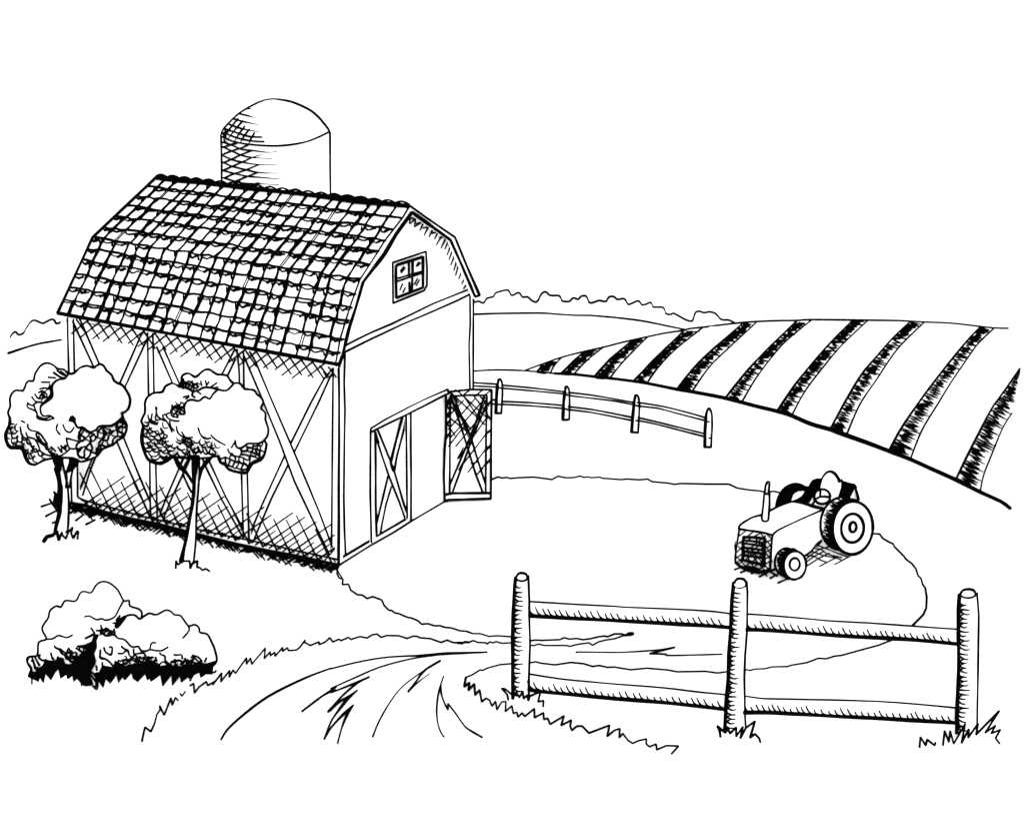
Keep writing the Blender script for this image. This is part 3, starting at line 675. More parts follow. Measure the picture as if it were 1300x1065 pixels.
def dome(off=.02):
    def f(u, v):
        d = ray(u, v); o = CAM-ctr; s = Vector((1/RS, 1/RS, 1/hz)); D = Vector((d.x*s.x, d.y*s.y, d.z*s.z)); O = Vector((o.x*s.x, o.y*s.y, o.z*s.z))
        a = D.dot(D); b = O.dot(D); c = O.dot(O)-1; q = b*b-a*c
        t = (-b-math.sqrt(q))/a if q > 0 else -b/a
        return toward(CAM+d*t, off)
    return f
ds = dome()
g.line(Z(240, 110, 6.5, [268,400,268,385,290,340,370,255,430,207,500,165,550,140,600,120,650,108,700,105,760,110,830,122,900,145,980,182,1030,215,1080,262,1120,310,1150,350,1165,385]), [2.2, 2.2, 2.2, 2.8, 3, 2.2], ds, sm=3)
g.line(Z(240, 110, 6.5, [275,412,330,438,400,460,500,475,600,484,720,487,820,480,900,468,960,455,1020,435,1090,405,1155,372]), [2.2, 1.9, 2.2, 1.9, 2.2], ds, sm=3)
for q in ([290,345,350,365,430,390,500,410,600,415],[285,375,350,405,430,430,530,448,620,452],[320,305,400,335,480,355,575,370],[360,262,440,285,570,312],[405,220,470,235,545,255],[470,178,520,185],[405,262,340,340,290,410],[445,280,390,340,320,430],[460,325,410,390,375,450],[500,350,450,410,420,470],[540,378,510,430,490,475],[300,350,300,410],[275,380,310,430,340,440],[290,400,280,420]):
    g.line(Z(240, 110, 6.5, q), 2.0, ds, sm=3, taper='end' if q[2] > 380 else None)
g.build('dome', silo)

# ================================================================ rounded leafy volumes
def volume(g, outline, P, depth, m=0):
    """closed rounded body whose rim follows outline; returns the surface on which its strokes lie"""
    n = (CAM-P).normalized()
    cx = (min(p[0] for p in outline)+max(p[0] for p in outline))/2; cy = (min(p[1] for p in outline)+max(p[1] for p in outline))/2
    K = 96
    def rad(a):
        c, s = math.cos(a), math.sin(a); best = 1
        for (ax, ay), (bx, by) in zip(outline, outline[1:]+outline[:1]):
            ex, ey = bx-ax, by-ay; den = c*ey-s*ex
            if abs(den) < 1e-9: continue
            t = ((ax-cx)*ey-(ay-cy)*ex)/den; k = ((ax-cx)*s-(ay-cy)*c)/den
            if -1e-6 <= k <= 1+1e-6 and t > best: best = t
        return best
    RR = [rad(2*math.pi*k/K) for k in range(K)]
    def prof(s): return depth*math.sqrt(max(0, 1-s*s))
    ss = [1, .97, .9, .8, .66, .5, .3, .12]
    for sg in (1, -1):
        i = len(g.v)
        for s in ss:
            for k in range(K):
                a = 2*math.pi*k/K; r = RR[k]*s; q = onp(cx+r*math.cos(a), cy+r*math.sin(a), P, n)
                bump = 1+.03*math.sin(a*7+s*9)+.02*math.sin(a*12-s*17) if s < 1 else 1
                g.v.append(tuple(q+n*(sg*prof(s)*bump)))
        for a in range(len(ss)-1):
            for k in range(K):
                f = (i+a*K+k, i+a*K+(k+1) % K, i+(a+1)*K+(k+1) % K, i+(a+1)*K+k); g.f.append(f); g.m.append(m)
        g.f.append(tuple(i+(len(ss)-1)*K+k for k in range(K))); g.m.append(m)
    def surf(off=.03):
        def f(u, v):
            dx, dy = u-cx, v-cy; r = math.hypot(dx, dy); a = math.atan2(dy, dx) % (2*math.pi); x = a/(2*math.pi)*K; k = int(x) % K
            R0 = RR[k]+(RR[(k+1) % K]-RR[k])*(x-int(x)); s = min(1, r/R0)
            bump = 1.12
            return toward(onp(u, v, P, n), prof(s)*bump+off+.05)
        return f
    return surf
def limb(g, L, Rr, P, ticks=None, wl=2.2, wr=2.0, bottom=None, m=0, capt=True):
    """round tapered stem between two drawn edges, standing in the upright plane through P"""
    n = Vector((CAM.x-P.x, CAM.y-P.y, 0)).normalized(); N = 10; K = 16; rings = []; sil = []
    for k in range(N+1):
        a = onp(*at_len(L, k/N), P, n); b = onp(*at_len(Rr, k/N), P, n); c = (a+b)/2; r = (b-a).length/2; rings.append((c, r, a, b))
    ax = (rings[-1][0]-rings[0][0]).normalized(); i = len(g.v); side = ax.cross(n).normalized(); fr_ = side.cross(ax).normalized()
    for c, r, a, b in rings:
        for k in range(K): t = 2*math.pi*k/K; g.v.append(tuple(c+side*(r*math.cos(t))+fr_*(r*math.sin(t))))
    for a in range(N):
        for k in range(K): g.f.append((i+a*K+k, i+a*K+(k+1) % K, i+(a+1)*K+(k+1) % K, i+(a+1)*K+k)); g.m.append(m)
    g.f.append(tuple(i+k for k in reversed(range(K)))); g.m.append(m); g.f.append(tuple(i+N*K+k for k in range(K))); g.m.append(m)
    rmax = max(r for _, r, _, _ in rings)
    flat = psurf(P, n, .03); fs = psurf(P, n, rmax+.03)
    if wl: g.line(L, wl, flat)
    if wr: g.line(Rr, wr, flat)
    return flat, fs

# ================================================================ TREES
def tree(px_base, label, crown_fn, trunk_fn):
    P = unp(*px_base); t = thing('tree', label, 'tree', P, 'two small trees beside the barn side wall')
    g = M(); trunk_fn(g, P); g.build('trunk', t)
    g = M(); crown_fn(g, P+Vector((0, 0, 2.3))); g.build('crown', t)
    return t
C1 = Z(0, 380, 6.5, [75,1030,80,980,65,930,85,880,80,820,100,770,135,745,190,750,215,690,240,668,275,668,290,610,335,545,380,522,430,535,475,570,520,575,565,608,610,605,660,565,715,545,775,560,820,530,855,545,880,585,920,620,940,665,975,690,1010,705,1050,760,1075,820,1060,900,1012,935])+Z(0, 520, 6.5, [1008,35,1022,80,1048,130,1025,215,970,250,930,290,850,320,800,380,720,415,660,425,600,395,430,400,350,420,290,452,240,440,210,385,180,312,90,310,55,265,45,200,75,130,80,60])
def crown1(g, P):
    sf = volume(g, C1, P, .85)
    s = sf(.03)
    g.line(smooth(C1+[C1[0]], 2), 2.7, s)
    g.line(smooth(Z(0, 520, 6.5, [80,60,75,130,45,200,55,265,90,310,180,312,210,385,240,440,290,452]), 2), [2.5, 4, 4.5, 5, 4, 3], s)
    for q, ww in (([565,608,535,650,480,660,440,690,425,730,425,790,390,830,335,880,340,940,365,960,410,955,445,980], [2.4, 2.2, 3, 5, 2.4, 2, 2.2]), ([440,600,500,640,540,650], 2.5), ([470,585,520,620,550,630], 2), ([500,590,540,620], 2)):
        g.line(Z(0, 380, 6.5, q), ww, s, sm=3)
    g.line(Z(0, 520, 6.5, [585,60,615,100,640,145,680,140,715,165,745,180,790,165,810,140,840,130,920,130,980,90,1008,60]), [3, 2.4, 2.4, 2.4, 3, 3], s, sm=2)
    for q in ([290,555,290,590,320,620,400,640,450,700,490,760],[270,640,290,690,360,710,400,780,415,830,470,870,550,890],[375,650,385,700,420,750,490,780],[390,650,430,670,465,720,490,770],[400,680,420,720,440,740],[210,580,230,680,300,720,320,780,360,820],[490,780,510,840,560,880,640,880,720,820],[600,555,585,610,625,665],[655,560,680,620,730,640,770,590],[690,700,700,760,730,810,810,810],[690,700,760,720,815,735],[430,120,520,120],[500,70,580,75],[410,190,480,180,530,200],[360,240,400,290,470,280],[330,270,370,320,440,330],[290,330,285,380,350,410,380,430],[290,345,345,365],[350,350,400,325,440,335],[350,350,365,400,385,450,385,490,430,510,500,515,550,495],[390,470,460,500,520,480],[220,520,260,540],[530,790,580,840],[600,790,640,850],[630,780,690,830],[430,230,480,280],[400,230,440,210,490,250],[415,280,420,250]):
        g.line(Z(0, 470, 8.19, q), 2.0, s, sm=3)
    g.fill(Z(0, 470, 8.19, [385,690,400,690,430,735,470,760,495,770,460,785,410,740]), s)
    g.scales(Z(0, 470, 8.19, [210,560,300,640,420,760,520,860,640,880,760,800,700,700,640,780,520,790,440,680,330,640,290,590]), s, sz=8.5, w=1.5, rot=.5, p=.6)
    g.net(Z(0, 470, 8.19, [520,110,540,230,500,300,420,330,380,260,450,190]), s, sp=5, w=1.5, p=.55, jit=.45)
    g.fill(Z(80, 500, 10.65, [100,300,130,290,170,330,160,400,130,370,75,360]), s)
    g.net(Z(80, 500, 10.65, [190,450,250,430,380,500,540,420,640,440,800,300,870,430,820,590,740,610,700,680,560,740,470,860,250,915,170,850,190,640]), s, sp=5.6, w=1.8, p=.88, rot=.4, jit=.45)
    g.scales(Z(0, 470, 8.19, [100,490,60,600,55,700,110,800,220,800,280,930,370,980,450,930,550,890,420,830,330,720,220,640,200,570,150,500]), s, sz=8, w=1.7, rot=.6)
def trunk1(g, P):
    L = Z(0, 520, 6.5, [435,380,450,440,470,520,488,600,490,680,500,760,500,830,470,920,450,980,455,1010]); Rr = Z(0, 520, 6.5, [515,380,515,430,540,540,560,640,568,750,568,830,565,900,560,990,545,1010])
    flat, fs = limb(g, L, Rr, P, wl=0, wr=[2.4, 2.6, 2.6, 2.2])
    g.line(Z(0, 520, 6.5, [470,380,480,460,480,500]), [11, 11, 7], fs); g.line(Z(0, 520, 6.5, [468,480,485,560,497,640,492,720,490,790,492,840,478,900,462,960,455,1000]), [7, 5.5, 5, 8, 8, 7, 5, 4, 4.5], fs)
    g.line(Z(0, 520, 6.5, [455,680,462,730,455,770,470,800]), [2.5, 6, 6, 3], fs)
    # forked limb
    L = Z(0, 520, 6.5, [545,640,552,560,545,520,575,440,580,380]); Rr = Z(0, 520, 6.5, [575,640,585,560,600,490,640,440,645,380])
    limb(g, L, Rr, P, wl=2.4, wr=2.4)
    g.fill(Z(0, 520, 6.5, [570,400,640,400,635,450,600,490,570,510,545,520,555,480,575,440]), fs)
tree((79, 681), 'small leafy tree at the far left corner of the barn', crown1, trunk1)
C2 = Z(160, 440, 6.5, [185,405,230,380,300,370,320,330,375,300,440,325,462,295,458,250,480,225,520,220,570,247,610,220,650,190,690,187,750,225,830,235,850,265,890,300,940,300,980,345,1055,355,1080,390,1125,430,1130,470,1112,505,1150,545,1150,600,1175,680,1165,740,1140,770,1160,800,1145,880,1110,930,1040,960,1000,1030,950,1035,850,1010,820,970,780,950,760,900,690,910,560,920,380,910,290,960,200,940,165,900,140,820,130,740,145,660,125,610,155,545,155,470,165,430])
def crown2(g, P):
    sf = volume(g, C2, P, .85); s = sf(.03)
    g.line(smooth(C2+[C2[0]], 2), 2.7, s)
    g.line(Z(160, 440, 6.5, [145,640,130,740,140,820,165,900,200,940,290,960,380,910]), [3, 5, 4, 4, 4.5, 3], s, sm=2)
    g.line(Z(160, 440, 6.5, [760,900,780,950,820,970,850,1010,950,1035,1000,1030,1040,960,1110,930,1145,880,1160,800]), [3, 4, 3.5, 4.5, 4, 3.5, 4, 3, 3], s, sm=2)
    for q in ([440,325,490,335,555,365,600,355,640,335,700,335,760,350,830,358,890,300],[760,350,720,385,690,428,650,410,600,445,545,435,500,450,480,500,485,550,450,555],[1150,770,1090,795,1010,795,980,815,940,835,910,820,900,770],[555,365,545,400,570,415]):
        g.line(Z(160, 440, 6.5, q), 2.4, s, sm=3)
    for q in ([415,655,430,710,480,750],[460,700,490,745,550,745],[475,770,510,755,545,775,530,810,490,805,475,770],[595,665,620,730,680,760],[620,730,650,755,700,750],[700,725,740,765,820,810],[245,490,260,570,320,610],[255,500,250,560,290,600],[215,550,210,600,240,640],[180,560,200,620,260,640],[300,560,310,590,340,620,380,700],[310,560,370,540],[330,560,350,590,400,610,440,610],[360,610,370,660,400,690],[870,830,900,780],[500,840,530,890],[530,830,560,880],[650,820,680,880,720,880],[590,820,620,880],[690,820,740,870],[840,840,850,870,880,880],[545,275,550,320],[615,280,625,320],[655,275,665,320],[685,285,670,310],[700,330,750,295],[720,340,760,330],[575,300,600,330],[580,360,620,390],[470,415,520,400],[490,430,520,410]):
        g.line(Z(160, 440, 6.5, q), 1.9, s, sm=3)
    g.scales(Z(160, 440, 6.5, [250,540,330,640,400,740,560,760,700,760,830,800,880,860,760,860,600,820,440,800,330,700,230,600]), s, sz=8.5, w=1.5, rot=.4, p=.55)
    g.fill(Z(160, 440, 6.5, [455,260,475,260,480,300,470,325,445,320]), s)
    g.net(Z(160, 440, 6.5, [470,260,540,280,620,300,640,335,600,355,555,365,490,335,450,320]), s, sp=3.6, w=1.6, p=.8)
    g.fill(Z(160, 440, 6.5, [400,480,440,490,460,520,430,520,400,500]), s)
    g.net(Z(160, 440, 6.5, [390,450,480,440,485,550,450,570,430,600,330,560,370,510]), s, sp=4, w=1.7, p=.8)
    g.scales(Z(160, 440, 6.5, [150,560,210,570,330,650,360,760,440,800,560,850,560,920,380,910,290,960,200,940,165,900,130,740,140,640]), s, sz=6.5, w=1.9, rot=.1, asp=1.6)
    g.net(Z(160, 440, 6.5, [750,880,900,880,940,835,1010,795,1150,770,1160,800,1145,880,1110,930,1040,960,1000,1030,850,1010,780,950]), s, sp=5.8, w=1.8, p=.9, rot=.3, jit=.4)
    g.scales(Z(160, 440, 6.5, [400,770,560,760,620,800,700,830,760,880,690,910,560,920]), s, sz=7.5, w=1.8, rot=.3, p=.8)
def trunk2(g, P):
    L = Z(160, 580, 6.5, [545,-10,550,200,545,350,530,440,505,560,480,700,440,860,430,880]); Rr = Z(160, 580, 6.5, [605,-10,605,150,594,300,585,400,580,500,575,700,560,850,555,880])
    flat, fs = limb(g, L, Rr, P, wl=0, wr=2.3)
    g.line(Z(160, 580, 6.5, [565,-10,562,80,562,200,558,300,545,400,530,480,512,580,495,680,475,760,455,860]), [8, 6.5, 4, 4, 4, 4.4, 4.6, 4, 4, 5.5], fs)
    g.line(Z(160, 580, 6.5, [590,-10,585,80,580,140]), [5, 3, 1.6], fs)
    for q, ww in (([405,0,440,70,500,130,550,210], [5.5, 6, 4, 3]), ([700,0,650,55,620,110,600,200], [4, 5.5, 4, 2.2]), ([515,10,480,80,470,120], 2.4), ([470,0,455,50], 2.6), ([470,140,500,210,540,290], 2.4)):
        g.line(Z(160, 580, 6.5, q), ww, flat, sm=3)
tree((238, 714), 'small leafy tree in front of the barn side wall nearer its front corner', crown2, trunk2)

# ================================================================ BUSHES
def bush(outline, px_base, label, fn, depth):
    P = unp(*px_base); o = thing('bush', label, 'bush', P, 'two bushes in the front left corner')
    g = M(); fn(g, P, depth, outline); g.build('foliage', o)
TEETH = Z(30, 800, 10, [60,580,100,600,105,680,110,600,185,640,205,580,250,655,275,530,345,620,400,520,445,475,470,600,545,545,560,610,625,555,635,640,680,600,730,660,735,700,725,760,740,670,845,765,880,690])
BL_ = Z(0, 720, 4.333, [160,600,175,570,150,520,165,490,205,480,212,410,255,392,235,350,235,320,265,275,275,235,310,210,335,215,360,180,415,183,440,140,465,130,500,137,525,100,545,82,575,76,610,88,650,125,680,180,710,180,715,210,760,225,780,245,775,330,640,400,540,560,500,640])+[(103, 864), (80, 862), (60, 862)]
def bushL(g, P, depth, outl):
    sf = volume(g, outl, P, depth); s = sf(.05)
    g.line(Z(0, 720, 4.333, [175,635,175,570,150,520,165,490,205,480,212,410,255,392,235,350,235,320,265,275,275,235,310,210,335,215,360,180,415,183,440,140,465,130,500,137,525,100,545,82,575,76,610,88,650,125,680,180,710,180,715,210,760,225,780,245,778,280]), 2.1, s, sm=3)
    for q in ([680,180,655,225,630,270,585,288,560,280,530,285,490,265,465,270],[255,392,290,390,320,372,350,380,370,383,398,370],[555,315,560,335,580,345],[500,330,520,360],[470,390,510,365],[620,305,650,300],[530,345,600,345],[550,355,590,375,620,365],[205,480,220,500]):
        g.line(Z(0, 720, 4.333, q), 2.1, s, sm=3)
    g.line(Z(0, 720, 4.333, [690,268,655,300,640,325]), [4, 7, 6], s); g.line(Z(0, 720, 4.333, [660,262,640,290]), 2.5, s)
    g.net(Z(0, 720, 4.333, [540,325,630,330,630,375,540,370]), s, sp=4, w=2.2)
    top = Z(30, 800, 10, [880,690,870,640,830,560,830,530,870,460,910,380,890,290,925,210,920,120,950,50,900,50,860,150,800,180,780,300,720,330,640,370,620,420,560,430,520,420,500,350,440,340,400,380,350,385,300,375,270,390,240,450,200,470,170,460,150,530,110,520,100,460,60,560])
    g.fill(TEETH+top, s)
    for q in ([105,330,150,480],[140,330,200,440],[210,300,195,340,240,375,290,370],[345,280,360,340,380,360],[390,185,400,210,440,230,490,270],[430,330,450,355],[40,380,60,420,95,470],[95,380,130,385],[135,320,60,330,40,370],[680,195,780,185,860,150],[780,95,900,40]):
        g.line(Z(30, 800, 10, q), [2.2, 2.8], s, sm=3)
    g.net(Z(30, 800, 10, [390,200,560,220,700,190,860,160,870,330,620,420,500,330]), s, sp=4.2, w=2.0, p=.8, jit=.45)
bush(BL_, (100, 866), 'taller bush with piled round leaf clumps, left of the pair', bushL, .55)
BR_ = Z(0, 720, 4.333, [765,280,740,260,700,262,670,285,640,320,630,365,545,380,528,420,522,520,500,570,535,650,560,640,700,600,850,600,1000,610,1150,580,1165,570,1193,510,1180,445,1165,410,1140,365,1100,355,1095,330,1070,312,1035,318,995,265,960,258,940,240,910,233,860,258,820,250,780,275])
def bushR(g, P, depth, outl):
    sf = volume(g, outl, P, depth); s = sf(.05)
    g.line(Z(0, 720, 4.333, [630,365,632,340,645,315,670,285,700,262,740,260,765,280,780,275,820,250,860,258,910,233,940,240,960,258,995,265,1035,318,1070,312,1095,330,1100,355,1140,365,1165,410,1180,445,1193,510,1165,545]), 2.3, s, sm=3)
    g.line(Z(0, 720, 4.333, [545,382,575,372,625,368,650,388,685,395,725,435,760,432,775,455,800,458,825,450,860,455,890,455,925,435]), 2.2, s, sm=3)
    g.line(Z(0, 720, 4.333, [545,382,528,420,515,470,522,520,500,560,500,590,530,630,520,660]), 2.2, s, sm=3)
    g.line(Z(0, 720, 4.333, [825,450,830,420,845,410,857,415]), 2, s, sm=3); g.line(Z(0, 720, 4.333, [1035,318,1040,345,1005,387]), 2, s, sm=3)
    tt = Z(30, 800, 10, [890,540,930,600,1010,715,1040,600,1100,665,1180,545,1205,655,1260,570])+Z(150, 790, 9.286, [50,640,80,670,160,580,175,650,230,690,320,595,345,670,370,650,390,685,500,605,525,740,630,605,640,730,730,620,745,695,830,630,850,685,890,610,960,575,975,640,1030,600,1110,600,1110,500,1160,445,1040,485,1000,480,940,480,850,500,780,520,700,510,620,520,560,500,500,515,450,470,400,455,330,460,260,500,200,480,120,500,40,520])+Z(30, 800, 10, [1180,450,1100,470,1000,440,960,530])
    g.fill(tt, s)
    g.net(Z(150, 790, 9.286, [-60,440,60,390,200,350,330,400,420,410,500,450,620,430,750,425,880,390,1000,450,1010,500,750,540,400,480,-60,520]), s, sp=3.9, w=1.9, p=.9, jit=.45)
    for q in ([40,275,60,300,110,320,130,380],[0,358,50,360,90,330,120,320],[180,310,185,370],[200,365,300,355,330,400,415,405],[440,400,455,450],[490,355,510,375,550,390,550,440],[660,365,670,380,745,375,755,420],[885,375,860,410],[890,385,940,400,990,450],[1040,410,1020,460],[1110,580,1140,580,1155,560],[1115,500,1105,560]):
        g.line(Z(150, 790, 9.286, q), 2.1, s, sm=3)
    for q in ([975,240,970,340,1010,360],[1020,210,1040,270,1110,310],[1085,210,1125,210,1115,300],[1000,400,1010,450,1140,470],[920,440,930,500],[960,330,1060,370,1140,450],[860,520,920,590,940,680,925,740,880,700],[1240,195,1290,240]):
        g.line(Z(30, 800, 10, q), 2.2, s, sm=3)
bush(BR_, (195, 868), 'lower wide bush overlapping the taller one, right of the pair', bushR, .5)

# ================================================================ FENCES
def post(parent, L, Rr, top, P, hatch, surfw=(4.2, 2.4), name='post'):
    g = M(); flat, fs = limb(g, L, Rr, P, wl=surfw[0], wr=surfw[1])
    if top:
        cx, cy, ax, ay = top; r = (fs(cx+ax, cy)-fs(cx-ax, cy)).length/2
        el = [(cx+ax*math.cos(t*.2618), cy+ay*math.sin(t*.2618)) for t in range(25)]
        cap = [fs(*p) for p in el[:-1]]; g.prism(cap, (P-CAM).normalized()*.25)
        s2 = psurf(P, Vector((CAM.x-P.x, CAM.y-P.y, 0)).normalized(), r+.06); g.line(el, 2.2, s2)
        g.line([(cx-ax, cy), (cx-ax*.6, cy-ay*.9), (cx, cy-ay*1.15), (cx+ax*.7, cy-ay*.9), (cx+ax, cy)], 2.6, s2, sm=3)
    if hatch:
        n = int(abs(L[-1][1]-L[0][1])/5.6)
        for k in range(2, n):
            a = at_len(L, k/n); wpx = at_len(Rr, k/n)[0]-a[0]
            q = random.uniform(.38, .62)
            g.line([(a[0], a[1]-random.uniform(-2, 3)), (a[0]+wpx*q*.55, a[1]+2.2), (a[0]+wpx*q, a[1]+random.uniform(1, 3))], [2.6, 1.9, 1.1], fs, sm=2)
            if random.random() < .55: g.line([(a[0], a[1]+5.5), (a[0]+wpx*.25, a[1]+2.6)], [2, 1.6], fs)
    return g.build(name, parent)
def rail(parent, up, lo, Pa, Pb, hatch, wu=1.9, wl=4.6):
    d = (Pb-Pa); n = d.cross(zz).normalized(); n = n if n.y < 0 else -n
    g = M(); K = 10; N = 14; rings = []; c0 = None
    flat = psurf(Pa, n)
    for k in range(N+1):
        a = flat(*at_len(up, k/N)); b = flat(*at_len(lo, k/N)); rings.append(((a+b)/2, (a-b)/2))
    i = len(g.v); r0 = max(x[1].length for x in rings)
    for c, rv in rings:
        for k in range(K): t = 2*math.pi*k/K; g.v.append(tuple(c+rv*math.cos(t)+n*(rv.length*math.sin(t)*.8)))
    for a in range(N):
        for k in range(K): g.f.append((i+a*K+k, i+a*K+(k+1) % K, i+(a+1)*K+(k+1) % K, i+(a+1)*K+k)); g.m.append(0)
    g.f.append(tuple(i+k for k in range(K))); g.m.append(0); g.f.append(tuple(i+N*K+k for k in range(K))); g.m.append(0)
    sf = psurf(Pa, n, .03); fs = psurf(Pa, n, r0*.8+.03)
    g.line(up, wu, sf, sm=2); g.line(lo, wl, fs, sm=2)
    if hatch:
        Ln = sum(math.hypot(b[0]-a[0], b[1]-a[1]) for a, b in zip(lo, lo[1:])); x = 5
        while x < Ln-4:
            b = at_len(lo, x/Ln); h = random.uniform(6, 12)
            g.line([(b[0]-h*.55, b[1]-h), (b[0]-h*.25, b[1]-h*.38), (b[0]+1.5, b[1]-1)], [1.3, 1.7, 2.6], fs, sm=3)
            x += random.uniform(6.3, 9.5)
    return g.build('rail', parent)
B1 = unp(661, 885); B2 = unp(933.5, 924); B3 = unp(1228, 930)
fen = thing('wooden_fence', 'near wooden fence of three round posts and hatched log rails by the track', 'fence', B1)
off = Vector((0, .12, 0))
rail(fen, P2([673,762.8,733.8,766.5,780,768.8,795,770,860,772.6,906,775.4,930,778.8]), P2([672,781,718.5,783.8,780,787,798.5,788,860,791.5,887.7,793,928,796]), B1+off, B2+off, 1)
rail(fen, P2([671,854.5,712,861,754,865,780,867.4,826,870.8,857,873.8,887.7,877.7,924,881]), P2([671,874.6,692,877.7,734,881.5,780,886,826,889.5,872,894,922,899.8]), B1+off, B2+off, 1)
rail(fen, P2([948,778.6,980,780.7,1029,785,1053.8,787.4,1103,790,1152,793.5,1201.5,797,1217,797.7]), P2([948,798.5,980,799.6,1041.5,804.6,1090.8,807.8,1152,810.8,1217,817]), B2+off, B3+off, 1)
rail(fen, P2([945,882.6,964.6,885.4,980,886.2,1053.8,887.6,1115,889.5,1164.6,893,1217,898]), P2([945,903.8,980,903.8,1066,908.7,1115,911,1217,917]), B2+off, B3+off, 1)
post(fen, P2([654.6,732,653,746,651.5,777,650.8,808,650.8,860,651,886]), P2([670.8,730,672,761.5,672,786,673,815,671.5,860,671.5,886]), (662.5, 732, 7.2, 5), B1, 1)
post(fen, P2([931.5,739,929,761.5,927.7,792,925,832,924.6,860,921.5,897,920,927]), P2([948,737.5,949,751,948.5,798.5,946,831,945,860,946,912,947,924]), (939.6, 739.8, 7.6, 5.6), B2, 1)
post(fen, P2([1218,754,1216.5,774,1217,848,1215,897,1214.5,930]), P2([1240.4,752,1242.6,779,1241.7,848,1240.6,900,1240.4,926]), (1229, 753, 9.8, 5.4), B3, 1)
# rear fence
fb = [unp(633, 524), unp(718, 532.8), unp(806, 548.5), unp(898, 567)]
fen2 = thing('wooden_fence', 'small rear rail fence curving away from the barn below the hillside field', 'fence', fb[0])
o2 = Vector((0, .06, 0))
UPt = P2([600,485.2,630.8,487,638.5,488.5,672,491.5,715,496.5,723,497.7,750,500.8,780.8,506,804,510.3,813,510.8,842,515.4,873,523,897,530])
UPb = P2([600,489.5,630.8,491,638.5,492.5,672,495.4,715,499.5,724.6,502,750,505,780.8,508.8,802,513,813,515.4,836,518,857.7,523.8,897,534])
LOt = P2([622,508,630,506.6,638.5,509,672,510.5,714,514,723,515.8,750,519,780,524.6,801.5,529,811.5,529.7,842,537,897,550.5])
LOb = P2([622,512,630,512.8,638.5,513,672,514.6,714,518,724.6,520,750,523,780,528.8,800.8,533,811.5,533.8,834.6,538.5,897,554.5])
def cut(px, a, b):
    def y(x): return interp(px, x)
    return [(a, y(a))]+[p for p in px if a < p[0] < b]+[(b, y(b))]
spans = [(602, 633), (634, 719), (719, 807), (807, 899)]
lead = fb[0]+(fb[0]-fb[1])*.4
for k, (a, b) in enumerate(spans):
    Pa, Pb = (lead, fb[0]) if k == 0 else (fb[k-1], fb[k])
    rail(fen2, cut(UPt, a, b), cut(UPb, a, b), Pa+o2, Pb+o2, 0, 1.9, 1.9)
    rail(fen2, cut(LOt, max(a, 623), b), cut(LOb, max(a, 623), b), Pa+o2, Pb+o2, 0, 2.0, 2.0)
for k, (L, Rr, tip) in enumerate([([631.5,488,630.5,500,629.5,524],[637.8,488,638,500,636.5,524],(634.3,480.8)), ([717,497,715.5,510,714.5,532.5],[722.8,497,723.2,510,722.8,532],(719.3,490)), ([805.2,508.5,803.5,525,801.8,548],[811.3,507,812,515,810.2,548.5],(808,500.8)), ([896.2,528.5,895,545,894.8,567],[904,529,904.2,540,902.8,567],(900,518))]):
    L = P2(L); Rr = P2(Rr); P = fb[k]; g = M()
    flat, fs = limb(g, L, Rr, P, wl=3.8, wr=2.2)
    cone = [flat(*L[0]), flat(L[0][0]+.8, (L[0][1]+tip[1])/2), flat(tip[0]-1.2, tip[1]+.8), flat(tip[0]+1.2, tip[1]+.8), flat(Rr[0][0]-.6, (Rr[0][1]+tip[1])/2), flat(*Rr[0])]
    nn = Vector((CAM.x-P.x, CAM.y-P.y, 0)).normalized()
    g.prism([q+nn*.04 for q in cone], -nn*.08)
    s2 = psurf(P, nn, .08)
    g.line([L[0], (L[0][0]+.7, (L[0][1]+tip[1])/2+.5), (tip[0]-1.6, tip[1]+1.2), tip, (tip[0]+1.6, tip[1]+1.2), (Rr[0][0]-.6, (Rr[0][1]+tip[1])/2), Rr[0]], [3.4, 2.6, 2.2], s2, sm=3)
    g.line([L[-1], Rr[-1]], 2.6, fs)
    g.build('post', fen2)

# ---- grass tufts
def tuft(px, ww, label, sm=0, extra=()):
    low = max(p[1] for p in px); xm = sum(p[0] for p in px)/len(px); P = unp(xm, low+.5)
    sf = facing(P, .0); g = M(); g.line(px, ww, sf, sm=sm)
    for e in extra: g.line(e, ww, sf)
    tag(g.build('grass_tuft'), label, 'grass tuft', 'grass tufts at posts and trunks')
tuft(Z(580, 820, 6.5, [425,440,415,395,370,345,400,350,470,410,490,375,515,420,545,370,550,430,580,400,590,445,600,410,690,370,670,455,715,445,712,495]), 2.4, 'grass tuft at the foot of the left post of the near fence')
tuft(Z(780, 820, 6.5, [875,745,870,700,850,655,915,710,935,675,955,715,1005,665,1005,740,1060,660,1040,755,1085,670,1160,615,1120,750,1160,720,1195,755,1205,790]), 2.6, 'grass tuft at the foot of the middle post of the near fence')
tuft(Z(1090, 850, 6.5, [695,630,710,500,745,590,755,500,785,605,880,440,850,600,910,485,905,555,985,440,970,530,1160,335,1045,515,1130,455,1095,520,1170,490,1130,560,1165,605]), 2.4, 'largest grass tuft, around the foot of the right post of the near fence')
tuft(Z(1090, 850, 6.5, [503,635,510,550,555,620,565,570,628,620,635,595]), 2.4, 'tiny zigzag grass tuft standing alone before the right fence post')
tuft(Z(30, 600, 8.125, [205,705,240,655,300,640,340,600,350,630,362,690,395,610,400,640,435,675,460,610,505,560,490,620,512,670,550,600,565,605,555,680]), [4.5, 4, 3, 2.4, 2.4, 2.4, 2.2], 'grass tuft at the foot of the left tree trunk')
tuft(Z(160, 580, 6.5, [410,915,412,855,430,885,470,855,525,855,530,915,550,870,590,855,585,905,610,910,630,930,660,918,690,940]), 2.4, 'grass tuft at the foot of the tree trunk before the barn wall')

